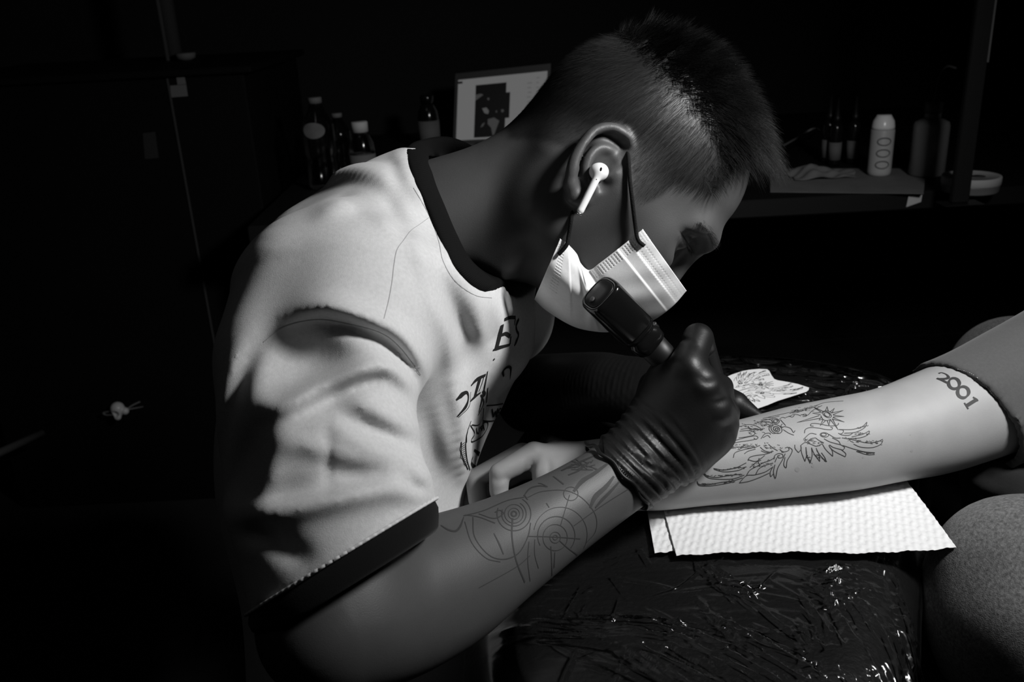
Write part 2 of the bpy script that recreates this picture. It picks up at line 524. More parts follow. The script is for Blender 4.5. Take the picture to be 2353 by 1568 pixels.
def build_head():
    lo = np.minimum(H(-.13, -.16, 0), H(.16, .16, 0)); lo = np.min([H(a, b, c) for a in (-.11, .135) for b in (-.13, .15) for c in (-.11, .1)], 0)
    hi = np.max([H(a, b, c) for a in (-.11, .135) for b in (-.13, .15) for c in (-.11, .1)], 0)
    lo = np.minimum(lo, NECK_BASE - 0.09); hi = np.maximum(hi, NECK_BASE)
    lo = lo - 0.012; hi = hi + 0.012
    f = Field(lo, hi, 0.0014)
    E = lambda a, b, c, ra, rb, rc: ellipsoid(H(a, b, c), (ra * HS, rb * HS, rc * HS), HA)
    f.add(E(.004, .042, 0, .080, .080, .075))
    f.add(E(.040, .046, 0, .052, .050, .058), .03)           # forehead
    f.add(E(-.02, .03, 0, .054, .055, .060), .03)             # occiput
    for s in (1, -1):
        f.add(E(.055, .002, s * .040, .030, .026, .026), .025)    # cheek bone
        f.add(E(.045, -.035, s * .038, .038, .036, .026), .03)    # cheek
        f.add(cone(H(-.004, -.045, s * .050), H(.050, -.074, s * .020), .015 * HS, .014 * HS), .03)   # jaw line
        f.add(cone(H(.012, .0, s * .056), H(.0, -.045, s * .052), .02 * HS, .017 * HS), .03)          # masseter
        f.add(cone(H(.094, .029, s * .014), H(.077, .026, s * .045), .0105 * HS, .0105 * HS), .016)      # brow ridge
    f.add(E(.056, -.032, 0, .034, .042, .034), .03)          # maxilla
    f.add(ball(H(.070, -.070, 0), .019 * HS), .025)          # chin
    f.add(cone(H(.094, .016, 0), H(.100, -.020, 0), .0075 * HS, .011 * HS), .016)   # nose
    for s in (1, -1):
        f.add(ball(H(.092, -.026, s * .012), .009 * HS), .008)
        f.sub(E(.100, .0125, s * .037, .019, .0115, .017), .012)
        f.sub(E(.0955, .0125, s * .052, .0205, .0105, .018), .012)   # eye socket
        f.add(E(.0700, .0140, s * .0370, .0150, .0130, .0175), .004)   # lid over the eyeball
    # neck
    f.add(loft([(NECK_BASE - 0.02 * unit(H(0, -.05) - NECK_BASE), .062, .056), (NECK_BASE * .55 + H(-.022, -.03) * .45, .056, .054), (H(-.022, -.03), .056, .056), (H(-.012, .02), .05, .05)], HL), .03)
    f.add(cone(H(.02, -.066, 0), NECK_BASE * .5 + H(.0, -.08) * .5, .022, .026), .04)
    # muscle from behind the ear to the chest
    f.add(cone(H(-.028, -.018, .055), P(1150, 600, .735), .008, .008), .035)
    # hollow behind and under the ear
    # ---- right ear, swept from its outline
    he = [(1443, 372, .6905), (1446, 345, .6860), (1438, 318, .6815), (1418, 299, .6785), (1392, 294, .6765), (1366, 303, .6745), (1345, 327, .6725), (1326, 358, .6715), (1315, 392, .6715), (1310, 425, .674)]
    hp = [P(*q) for q in spline(he, 26)]
    sheet = [((1412, 335), (1440, 365), .6885), ]
    # back plate of the ear
    for (x, y, d, r1) in ((1400, 330, .6905, .008), (1375, 345, .688, .009), (1352, 380, .686, .009), (1340, 415, .686, .009), (1335, 440, .687, .008), (1405, 360, .692, .009), (1375, 390, .693, .010), (1355, 425, .689, .009)):
        f.add(ball(P(x, y, d), r1), .008)
    f.add(chain(hp, [.0046 + .0005 * math.sin(i * .4) for i in range(len(hp))]), .0035)
    f.add(chain([P(1312, 425, .675), P(1320, 448, .6785), P(1336, 457, .683)], [.0044, .0072, .0062]), .005)      # lobe
    # scapha and concha hollows
    f.sub(chain([P(1428, 356, .679), P(1425, 335, .678), P(1405, 322, .676), P(1378, 322, .674), P(1352, 345, .672), P(1338, 375, .671)], [.0062, .0066, .0055, .004, .003, .0022]), .0035)
    f.sub(chain([P(1352, 395, .671), P(1400, 372, .676), P(1372, 398, .677), P(1382, 420, .678)], [.002, .0075, .0085, .007]), .004)
    f.add(chain([P(*q) for q in spline([(1414, 352, .6855), (1396, 342, .682), (1376, 341, .679), (1358, 357, .6765), (1347, 385, .676), (1347, 410, .677), (1352, 428, .679)], 16)], [.0032] * 16), .0035)   # antihelix
    f.add(chain([P(1398, 368, .687), P(1420, 367, .6845), P(1440, 358, .684)], [.003, .0034, .0034]), .004)     # crus of the helix
    f.add(ball(P(1412, 402, .6845), .0048), .005)                # tragus
    f.add(ball(P(1356, 432, .680), .0042), .004)                 # antitragus
    f.line([(1560, 527), (1568, 539), (1577, 553), (1586, 568), (1594, 581)], .0016, -.0016)
    f.line([(1566, 522), (1580, 536), (1592, 553), (1602, 572)], .0020, -.0012)
    # left ear, simpler
    f.add(ellipsoid(H(-.012, .002, -.079), (.017, .031, .006), (HF, HU, HL)), .006)
    return f.mesh(3)
hv, hf = build_head()
print('head', len(hv), time.time() - T0)

# ------------------------------------------------------------------ artist: shirt
SH_R = P(735, 790, .635); SH_L = P(1165, 640, 1.0)
SIDE = unit(SH_L - SH_R)
TORSO = [(P(1040, 520, .800), .075, .060), (P(985, 600, .812), .135, .086), (P(925, 740, .82), .165, .112), (P(862, 900, .825), .168, .112),
         (P(818, 1100, .83), .158, .098), (P(846, 1350, .84), .150, .088), (P(862, 1650, .86), .150, .098), (P(862, 1900, .88), .155, .105)]
SLEEVE = [(P(800, 690, .655), .070, .070), (P(742, 800, .625), .072, .066), (P(730, 930, .605), .066, .060), (P(738, 1060, .595), .066, .058),
          (P(755, 1160, .588), .068, .058), (P(782, 1285, .578), .0635, .055), (P(805, 1415, .572), .061, .054)]
CUFF_N = unit(P(840, 1352, .575) - P(793, 1270, .578))
CUFF_C = P(795, 1280, .577)
SLV_SIDE = unit(P(985, 1180, .578) - P(600, 1395, .578))
HIP = P(865, 1900, .87)
def build_shirt():
    f = Field((-.36, -.30, .46), (.11, .50, 1.10), .0026)
    f.add(loft(TORSO, SIDE, .6))
    # shoulder yoke towards both shoulders
    f.add(cone(P(1000, 540, .785), P(800, 680, .66), .058, .068), .06)
    f.add(cone(P(1030, 520, .82), P(1150, 590, .985), .055, .062), .06)
    f.add(ellipsoid(P(830, 640, .79), (.12, .075, .085), (SIDE, WUP, np.cross(SIDE, WUP))), .06)
    f.add(loft(SLEEVE, SLV_SIDE, .35), .035)
    # far sleeve
    f.add(cone(P(1130, 600, .985), P(1165, 735, .99), .062, .050), .04)
    # chest drape under the collar
    f.add(cone(P(1075, 650, .79), P(1085, 800, .79), .038, .042), .05)
    # folds
    for pix, r, am in FOLDS: f.line(pix, r, am * 1.15)
    # neck opening
    ax = unit(H(-.02, -.03) - NECK_BASE)
    f.sub(loft([(NECK_BASE - .03 * ax, .060, .068), (NECK_BASE + .02 * ax, .068, .076), (NECK_BASE + .10 * ax, .08, .09)], HL, .2), .004)
    f.sub(chain([P(985, 356, .79), P(1030, 352, .83), P(1075, 360, .87)], [.020, .022, .020]), .006)
    # trim the cloth back to the middle of the collar band on the near side
    poly = [(943, 346), (957, 400), (980, 458), (1006, 515), (1036, 580), (1062, 622), (1095, 652), (1130, 664), (1180, 650), (1240, 600), (1240, 330), (1150, 300), (1060, 325), (1000, 330)]
    q = f._sl(np.array([-.12, -.20, .60]), np.array([.06, -.03, .815]), 0)
    sl, g = q
    px = g[0] / g[2] * FPX + 1176.5; py = g[1] / g[2] * FPX + 784 + 0 * g[0]
    px = px + 0 * g[1]
    best = np.full(px.shape, 1e9); ins = np.zeros(px.shape, bool); j = len(poly) - 1
    for i in range(len(poly)):
        xi, yi = poly[i]; xj, yj = poly[j]; ex, ey = xj - xi, yj - yi
        t = np.clip(((px - xi) * ex + (py - yi) * ey) / (ex * ex + ey * ey), 0, 1)
        best = np.minimum(best, (px - xi - t * ex) ** 2 + (py - yi - t * ey) ** 2)
        ins ^= ((yi > py) != (yj > py)) & (px < ex * (py - yi) / (yj - yi + 1e-9) + xi)
        j = i
    sd_ = np.sqrt(best) * np.where(ins, -1, 1) * g[2] / FPX
    sd_ = np.maximum(sd_, g[2] - .81)
    f.D[sl] = np.maximum(f.D[sl], -sd_.astype(np.float32))
    # hollow sleeve end, trimmed by the cuff plane near the sleeve only
    q = f._sl(CUFF_C - .15, CUFF_C + .15, 0)
    sl, g = q
    pl = (g[0] * CUFF_N[0] + g[1] * CUFF_N[1] + g[2] * CUFF_N[2]) - float(CUFF_C @ CUFF_N)
    near = np.sqrt((g[0] - CUFF_C[0]) ** 2 + (g[1] - CUFF_C[1]) ** 2 + (g[2] - CUFF_C[2]) ** 2) - .13
    D = f.D[sl]
    inn = loft(SLEEVE, SLV_SIDE, .35, -.014).f(*g)
    Dn = np.maximum(D, pl.astype(np.float32)); Dn = np.maximum(Dn, -np.maximum(inn, -(pl + .02)))
    f.D[sl] = np.where(near < 0, Dn, D)
    f.cut(P(870, 1900, .87), (0, 1, 0.05))
    return f
def _c(*q): return [(460 + x / 1.394, 300 + y / 1.394) for x, y in q]
FOLDS = [
    # shoulder and collar
    (_c((340, 205), (450, 150), (540, 140), (640, 182), (705, 222)), .010, .0085),
    (_c((450, 212), (540, 238), (600, 268)), .009, -.0075),
    (_c((380, 262), (480, 240), (590, 285), (680, 328)), .009, .0075),
    (_c((592, 232), (640, 290), (672, 322)), .007, -.0065),
    (_c((636, 62), (652, 150), (708, 205), (745, 268)), .007, .0060),
    (_c((622, 100), (642, 160), (692, 196)), .0065, -.0065),
    # chest
    (_c((680, 335), (720, 430), (760, 560), (798, 680), (812, 800)), .008, .0055),
    (_c((704, 420), (748, 505), (792, 610), (815, 690)), .009, -.0035),
    (_c((770, 330), (795, 430), (860, 535), (902, 645), (912, 705)), .010, .0085),
    (_c((752, 445), (806, 560), (846, 650), (858, 720)), .010, -.0030),
    (_c((880, 690), (860, 730), (850, 770)), .010, -.0035),
    (_c((700, 860), (728, 1000), (742, 1140)), .014, -.0050),
    (_c((765, 880), (790, 1000), (815, 1090)), .010, .0050),
    (_c((820, 800), (836, 950), (846, 1130)), .009, .0090),
    ([(1205, 680), (1190, 780), (1165, 880), (1135, 1000)], .030, -.020),
    ([(1100, 668), (1135, 715), (1158, 765), (1135, 835)], .014, .0110),
    # armhole
    (_c((246, 622), (330, 585), (400, 570), (470, 580), (560, 615), (640, 662), (698, 740), (718, 805)), .0075, .0095),
    (_c((250, 640), (370, 610), (450, 620), (575, 662), (642, 720), (684, 785), (700, 835)), .0055, -.0075),
    (_c((250, 632), (170, 710), (120, 840), (85, 980), (62, 1110)), .006, -.0060),
    # sleeve
    (_c((235, 720), (310, 700), (380, 730), (435, 782)), .020, -.0180),
    (_c((220, 800), (300, 790), (360, 790)), .018, -.0080),
    (_c((195, 885), (270, 885), (370, 825), (465, 790), (560, 765), (625, 782), (700, 835)), .0075, .0120),
    (_c((255, 925), (370, 888), (450, 842), (555, 795), (605, 795), (660, 850)), .0060, -.0070),
    (_c((408, 900), (410, 1050), (406, 1180)), .0035, -.0018),
    (_c((470, 850), (590, 915), (694, 972)), .0075, .0050),
    (_c((430, 900), (560, 965), (690, 1020)), .0065, -.0050),
    (_c((425, 960), (560, 1010), (705, 1055)), .0075, .0048),
    (_c((235, 985), (330, 1015), (430, 1052), (560, 1075), (700, 1075)), .0085, .0060),
    (_c((320, 1040), (400, 1062), (500, 1092), (620, 1108)), .0070, -.0055),
    (_c((196, 950), (140, 1080), (85, 1180)), .013, -.0110),
    (_c((238, 960), (215, 1080), (175, 1200)), .010, .0060),
    (_c((76, 1212), (200, 1226), (400, 1182), (560, 1150), (680, 1148), (735, 1185)), .0085, .0095),
    (_c((200, 1190), (330, 1165), (480, 1125), (600, 1120)), .0080, -.0060),
    (_c((640, 1118), (690, 1140), (722, 1150)), .0045, -.0045),
    (_c((690, 1075), (712, 1105), (722, 1135)), .006, .0050),
    (_c((150, 1290), (250, 1330), (340, 1372)), .0080, -.0060),
    (_c((140, 1335), (230, 1330), (300, 1345)), .0070, .0030),
    # back
    (_c((340, 200), (230, 330), (150, 470), (90, 620)), .025, .0050),
    (_c((330, 400), (240, 540), (190, 640)), .022, -.0060),
]
sf = build_shirt()
sv, sfc = sf.mesh(3)
print('shirt', len(sv), time.time() - T0)
shirt_bvh = bvh_of(sv, sfc)

# ------------------------------------------------------------------ artist: arms (skin)
ELBOW = P(785, 1420, .580); WRIST = P(1447, 1080, .728)
def build_arm():
    f = Field(np.array([-.26, .0, .46]), np.array([.19, .33, .82]), .0022)
    f.add(cone(P(765, 1180, .59), ELBOW, .040, .043))
    fo = [(ELBOW - .01 * unit(WRIST - ELBOW), .043, .044), (P(870, 1400, .60), .050, .046), (P(1025, 1335, .640), .0475, .043), (P(1165, 1258, .675), .039, .036), (P(1310, 1170, .705), .0325, .029), (WRIST, .030, .025), (P(1500, 1045, .735), .030, .024)]
    f.add(loft(fo, unit(np.array([.43, .9, .1]))), .02)
    f.add(ball(P(745, 1452, .580), .026), .02)
    return f
af = build_arm()
av, afc = af.mesh(3)
arm_bvh = bvh_of(av, afc)

# hair region on the scalp, from the hairline (mirrored to the far side)
def in_poly(x, y, poly):
    r = np.zeros(len(x), bool); n = len(poly); j = n - 1
    for i in range(n):
        xi, yi = poly[i]; xj, yj = poly[j]
        c = ((yi > y) != (yj > y)) & (x < (xj - xi) * (y - yi) / (yj - yi + 1e-9) + xi)
        r ^= c; j = i
    return r
HAIRLINE = [(1170, 320), (1205, 318), (1262, 325), (1318, 345), (1335, 325), (1365, 292), (1400, 280), (1430, 290), (1452, 320), (1453, 380), (1462, 458), (1490, 466), (1520, 448), (1545, 428),
            (1585, 432), (1632, 450), (1655, 425), (1680, 390), (1712, 350), (1760, 330), (1900, 330), (1900, -100), (1100, -100)]
def head_local(v):
    q = (v - HO) / HS
    return q @ HF, q @ HU, q @ HL
def near_px(v):
    a, b, c = head_local(v)
    m = HO + HS * (a[:, None] * HF + b[:, None] * HU + np.abs(c)[:, None] * HL)
    return m[:, 0] / m[:, 2] * FPX + 1176.5, m[:, 1] / m[:, 2] * FPX + 784
px_, py_ = near_px(hv)
ha, hb, hc = head_local(hv)
EAR_POLY = [(1440, 385), (1460, 360), (1463, 330), (1450, 300), (1420, 282), (1390, 278), (1360, 292), (1335, 325), (1312, 370), (1302, 420), (1305, 460), (1335, 475), (1400, 450), (1430, 410)]
ear_zone = in_poly(px_, py_, EAR_POLY)
scalp = in_poly(px_, py_, HAIRLINE) & ~ear_zone & (hb > -.06)
# soften
scalp_w = scalp.astype(float)
E_ = np.concatenate([hf[:, [0, 1]], hf[:, [1, 2]], hf[:, [2, 3]], hf[:, [3, 0]]])
_dg = np.bincount(E_[:, 0], minlength=len(hv)) + np.bincount(E_[:, 1], minlength=len(hv))
for _ in range(6):
    scalp_w = (np.bincount(E_[:, 0], scalp_w[E_[:, 1]], len(hv)) + np.bincount(E_[:, 1], scalp_w[E_[:, 0]], len(hv))) / np.maximum(_dg, 1)

artist = thing('person', W(P(870, 1900, .87)) * (1, 1, 0), 'tattoo artist in a white ringer t-shirt and black gloves bending over an arm', 'person')
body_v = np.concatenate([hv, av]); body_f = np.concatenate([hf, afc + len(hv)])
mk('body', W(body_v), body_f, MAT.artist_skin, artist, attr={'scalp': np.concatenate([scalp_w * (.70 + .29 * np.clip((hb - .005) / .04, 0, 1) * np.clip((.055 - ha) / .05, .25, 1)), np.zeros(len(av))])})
shirt = mk('shirt', W(sv), sfc, MAT.shirt, artist, label='white cotton t-shirt with black ribbed trim')
print('artist', time.time() - T0)

# ------------------------------------------------------------------ artist: collar, cuff, hair, trousers
head_bvh = bvh_of(hv, hf)
def head_pt(px, py, off=0.0):
    p, n = cast(head_bvh, px, py)
    return p * (1 - off / p[2])
COL_OUT = [(935, 345, .780), (948, 410, .752), (976, 470, .735), (1002, 530, .724), (1035, 605, .716), (1080, 655, .722), (1125, 672, .742), (1165, 655, .775), (1185, 600, .825), (1190, 520, .875), (1150, 410, .905), (1097, 348, .900), (1035, 318, .870), (975, 322, .825)]
COL_IN = [(984, 362, .785), (998, 420, .762), (1022, 480, .746), (1045, 535, .737), (1075, 592, .732), (1110, 625, .738), (1150, 640, .755), (1180, 632, .782), (1192, 590, .822), (1190, 520, .862), (1150, 430, .875), (1100, 385, .872), (1048, 366, .850), (1003, 362, .815)]
COL_OUT = COL_OUT[-2:] + COL_OUT[:-2]; COL_IN = COL_IN[-2:] + COL_IN[:-2]
def band(outer, inner, n, thick, bulge=0.0015, closed=True, m=7):
    o = spline([P(*q) for q in outer], n, closed); i = spline([P(*q) for q in inner], n, closed)
    cen = o.mean(0)
    g = np.zeros((n, m, 3))
    for k in range(m):
        t = k / (m - 1); g[:, k] = o * (1 - t) + i * t
    tg = np.roll(g, -1, 0) - np.roll(g, 1, 0); wd = (i - o)[:, None, :]
    nr = np.cross(tg, np.broadcast_to(wd, g.shape)); nr /= np.linalg.norm(nr, axis=2)[:, :, None] + 1e-12
    s = np.sign(((g - cen) * nr).sum(2).mean()); nr *= s
    t = np.linspace(0, 1, m)
    g = g + nr * (bulge * np.sin(np.pi * t))[None, :, None]
    rings = []
    for k in range(m): rings.append(g[:, k] + nr[:, k] * thick / 2)
    for k in range(m - 1, -1, -1): rings.append(g[:, k] - nr[:, k] * thick / 2)
    vs = np.concatenate(rings); F = []; R = len(rings)
    for r in range(R):
        r2 = (r + 1) % R
        for q in range(n):
            q2 = (q + 1) % n
            F.append((r * n + q, r * n + q2, r2 * n + q2, r2 * n + q))
    uv = np.array([(q / n, (r if r < m else 2 * m - 1 - r) / (m - 1)) for r in range(R) for q in range(n)])
    return vs, F, uv
def settle(rows, bvh, off):
    r = []
    for x, y, d in rows:
        p, nn = cast(bvh, x, y)
        r.append((x, y, min(d, p[2] - off) if p is not None and abs(p[2] - d) < .05 else d))
    return r
v, f, uv = band(COL_OUT, COL_IN, 200, .0030)
def conform(v, n, R, offs):
    """lay the near half of the ring on whatever shirt or neck surface lies under it"""
    v = v.copy().reshape(R, n, 3); T_, Dp = {}, {}
    for r in range(R):
        d = v[r, :, 2].copy(); tgt = d.copy()
        for q in range(n):
            px = v[r, q, 0] / d[q] * FPX + 1176.5; py = v[r, q, 1] / d[q] * FPX + 784
            hs = [cast(bv, px, py)[0] for bv in (shirt_bvh, head_bvh)]
            hs = [h[2] for h in hs if h is not None]
            if hs: tgt[q] = min(hs)
        wgt = np.clip(np.minimum(np.arange(n) - 2, 126 - np.arange(n)) / 16.0, 0, 1)
        T_[r] = tgt; Dp[r] = d
    m = 7
    lo_, hi_ = T_[0] - .0025, np.minimum(T_[6], T_[5]) - .0030
    for x in (lo_, hi_):
        for _ in range(30): x[1:128] = (x[:127] + 2 * x[1:128] + x[2:129]) / 4
    for r in range(R):
        k = r if r < m else R - 1 - r
        t = k / (m - 1); tt = t * t
        nd = lo_ * (1 - tt) + hi_ * tt - .0012 * math.sin(math.pi * t)
        if r >= m: nd = nd + .0026
        nd = Dp[r] * (1 - wgt) + nd * wgt
        v[r] *= (nd / Dp[r])[:, None]
    return v.reshape(-1, 3)
R_c = len(v) // 200
v = conform(v, 200, R_c, [.0022 + .0010 * math.sin(math.pi * r / 6) if r < 7 else -.0006 for r in range(R_c)])
mk('collar', W(v), f, MAT.rib, shirt, uv=uv, label='black ribbed crew collar')
# sleeve cuff: a ring of the sleeve section
def sleeve_ring(off, grow, n=120):
    C = CUFF_C + off * CUFF_N
    a = CUFF_N; u = unit(SLV_SIDE - (SLV_SIDE @ a) * a); w = np.cross(a, u)
    rows = np.array([r[0] for r in SLEEVE]); ax = unit(rows[-1] - rows[0])
    pr = loft(SLEEVE, SLV_SIDE, .35)
    pts = []
    for th in np.linspace(0, 2 * np.pi, n, endpoint=False):
        d = math.cos(th) * u + math.sin(th) * w
        lo, hi = 0.0, 0.12
        for _ in range(22):
            md = (lo + hi) / 2; q = C + md * d
            if float(pr.f(np.array(q[0]), np.array(q[1]), np.array(q[2]))) < 0: lo = md
            else: hi = md
        pts.append(C + (lo + grow) * d)
    return np.array(pts)
offs = [(-.0005, .0010), (.004, .0026), (.009, .0022), (.014, .0012), (.0162, -.0002), (.0162, -.003), (.012, -.003), (.004, -.0025), (-.0005, -.0022)]
rings = [sleeve_ring(o, gq) for o, gq in offs]
v, f = ring_mesh(rings + [rings[0]], True, False)
mk('sleeve_cuff', W(v), f, MAT.black_cuff, shirt, label='black sleeve trim')
# gathered seam just above the cuff
n = 220
base = sleeve_ring(-.0015, .0012, n); nxt = sleeve_ring(-.0015, .0030, n)
amp = (0.5 + 0.5 * np.sin(np.arange(n) * 2 * np.pi / 3.0))[:, None]
v, f = tube(np.concatenate([base + (nxt - base) * amp, (base + (nxt - base) * amp)[:1]]), .0011, 6)
mk('cuff_seam', W(v), f, MAT.shirt, shirt)

def build_hair():
    tri = np.concatenate([hf[:, [0, 1, 2]], hf[:, [0, 2, 3]]])
    A, B, C = hv[tri[:, 0]], hv[tri[:, 1]], hv[tri[:, 2]]
    nr = np.cross(B - A, C - A); ar = np.linalg.norm(nr, axis=1); nr /= ar[:, None] + 1e-15
    ok = scalp[tri].all(1)
    def sample(n, wfun):
        w = ar * ok * wfun; c = np.cumsum(w)
        i = np.searchsorted(c, RNG.random(n) * c[-1])
        r1 = np.sqrt(RNG.random(n))[:, None]; r2 = RNG.random(n)[:, None]
        p = A[i] * (1 - r1) + B[i] * r1 * (1 - r2) + C[i] * r1 * r2
        return p, nr[i]
    cen = (A + B + C) / 3; a_, b_, c_ = head_local(cen)
    top_c = np.clip((b_ - (.070 - .25 * np.maximum(a_ - .03, 0))) / .02, 0, 1)
    front = np.clip((a_ - .045) / .03, 0, 1) * np.clip((b_ - .045) / .02, 0, 1)
    top_w = np.maximum(top_c, front)
    verts, faces, base = [], [], 0
    def strands(p, n, dirs, length, r0, seg, droop):
        nonlocal base
        N = len(p); S = seg + 1
        pts = np.zeros((N, S, 3)); pts[:, 0] = p - n * .0008
        d = dirs.copy(); step = length / seg
        for k in range(1, S):
            pts[:, k] = pts[:, k - 1] + d * step[:, None]
            d = d + droop + RNG.normal(0, .04, d.shape); d /= np.linalg.norm(d, axis=1)[:, None]
        tg = pts[:, -1] - pts[:, 0]; tg /= np.linalg.norm(tg, axis=1)[:, None] + 1e-12
        u = np.cross(tg, RNG.normal(size=(N, 3))); u /= np.linalg.norm(u, axis=1)[:, None] + 1e-12
        w = np.cross(tg, u)
        V = np.zeros((N, S, 3, 3))
        for k in range(S):
            r = r0 * (1 - .85 * k / seg)
            for q in range(3):
                an = 2 * math.pi * q / 3
                V[:, k, q] = pts[:, k] + r * (math.cos(an) * u + math.sin(an) * w)
        id_ = base + np.arange(N * S * 3).reshape(N, S, 3)
        for k in range(seg):
            for q in range(3):
                q2 = (q + 1) % 3
                faces.append(np.stack([id_[:, k, q], id_[:, k, q2], id_[:, k + 1, q2], id_[:, k + 1, q]], 1))
        verts.append(V.reshape(-1, 3)); base += N * S * 3
    # short sides and nape
    p, n = sample(30000, np.clip(1.05 - top_w, 0, 1))
    a, b, c = head_local(p)
    # distance to hairline ~ fade
    fade = np.clip((b + .03) / .10, 0, 1)
    flow = -HU * 1.0 + HF * .02
    flow = flow - (n @ flow)[:, None] * n; flow /= np.linalg.norm(flow, axis=1)[:, None] + 1e-9
    d = flow * .95 + n * .26 + RNG.normal(0, .10, p.shape); d /= np.linalg.norm(d, axis=1)[:, None]
    L = .0032 + .011 * fade ** 1.6 * (0.7 + .6 * RNG.random(len(p)))
    strands(p, n, d, L, .00007, 2, np.zeros(3))
    # longer top, combed forward and up
    p, n = sample(26000, top_w)
    a, b, c = head_local(p)
    fr = np.clip((a - .0) / .08, 0, 1)[:, None]
    side = (np.sign(c) * np.clip(np.abs(c) / .06, 0, 1))[:, None] * HL
    d = HF * (.55 + .6 * fr) + n * (.75 - .25 * fr) + side * .12 + HU * .15 + RNG.normal(0, .07, p.shape)
    cid = np.floor(np.stack([a, b, c], 1) / .0065); hsh = cid @ np.array([12.9898, 78.233, 37.719])
    cl = np.stack([np.sin(hsh * 1.0), np.sin(hsh * 1.7 + 1), np.sin(hsh * 2.3 + 2)], 1) * .22
    d = d + cl; d /= np.linalg.norm(d, axis=1)[:, None]
    edge = np.clip((b - .055) / .04, .35, 1)
    L = (.022 + .030 * fr[:, 0] ** 2) * edge * (.7 + .5 * RNG.random(len(p)))
    strands(p, n, d, L, .00019, 4, np.array([-.05, .26, 0.0]) * (.35 + fr))
    return np.concatenate(verts), np.concatenate(faces)
v, f = build_hair()
mk('hair', W(v), f, MAT.hair, artist, label='short black hair with faded sides and a longer spiky top', smooth=True, kind='stuff')
# eyebrow and lashes
def tufts(path, n, spread, L, dirs, r):
    vs, fs, b = [], [], 0
    for i in range(n):
        t = random.random(); q = spline(path, 50)[int(t * 49)]
        px, py = q[0] + random.gauss(0, spread), q[1] + random.gauss(0, spread)
        p, nn = cast(head_bvh, px, py)
        if p is None: continue
        d = unit(np.array(dirs(t)) + nn * .5 + RNG.normal(0, .2, 3))
        pts = [p, p + d * L * .5, p + d * L + np.array([0, L * .15, 0])]
        v, f = tube(pts, [r, r * .8, r * .2], 3)
        vs.append(v); fs += [tuple(x + b for x in ff) for ff in f]; b += len(v)
    return np.concatenate(vs), fs
v, f = tufts([(1602, 512), (1622, 525), (1636, 545), (1646, 566)], 220, 4, .0042, lambda t: (.25, .9 - t * .5, 0), .00008)
mk('eyebrow', W(v), f, MAT.hair, artist, kind='stuff')
v, f = tufts([(1566, 545), (1576, 563), (1590, 580)], 40, 1.0, .0045, lambda t: (-.2, .9, -.2), .00006)
mk('eyelashes', W(v), f, MAT.hair, artist, kind='stuff')

EYE_STROKES = [([(1562, 530), (1569, 541), (1576, 552), (1585, 566), (1593, 579)], [.5, 1.4, 1.8, 1.4, .6])]
MAT.trousers = cloth('black_trousers', 0.012)
def build_trousers():
    f = Field((-.5, .28, .55), (.42, 1.05, 1.45), .007)
    f.add(ellipsoid(HIP + (0, .02, 0), (.17, .11, .14), (SIDE, (0, 1, .3), (1, 0, -.2))))
    def leg(h, k, a):
        f.add(cone(h, k, .085, .065), .05); f.add(cone(k, a, .062, .05), .03)
    hipw = W(HIP)
    k1 = toC(np.array([-.02, hipw[1] - .12, .42])); a1 = toC(np.array([-.06, hipw[1] - .12, .09]))
    k2 = toC(np.array([.10, hipw[1] + .16, .42])); a2 = toC(np.array([.06, hipw[1] + .16, .09]))
    leg(HIP + SIDE * -.08, k1, a1); leg(HIP + SIDE * .09, k2, a2)
    return f.mesh(2)
v, f = build_trousers()
mk('trousers', W(v), f, MAT.trousers, artist)
hipw = W(HIP)
for dy, x in ((-.12, -.03), (.16, .09)):
    v, f = lathe((x + .0, hipw[1] + dy, .0), (0, 0, 1), [(0, .046), (.02, .05), (.06, .046), (.095, .036)], 24, side=(1, 0, 0), flat=.85)
    v = v.copy(); v[:, 0] = x + (v[:, 0] - x) * 1.9 + .03 * (v[:, 2] < .07)
    mk('shoe', v, f, MAT.black_plastic, artist)

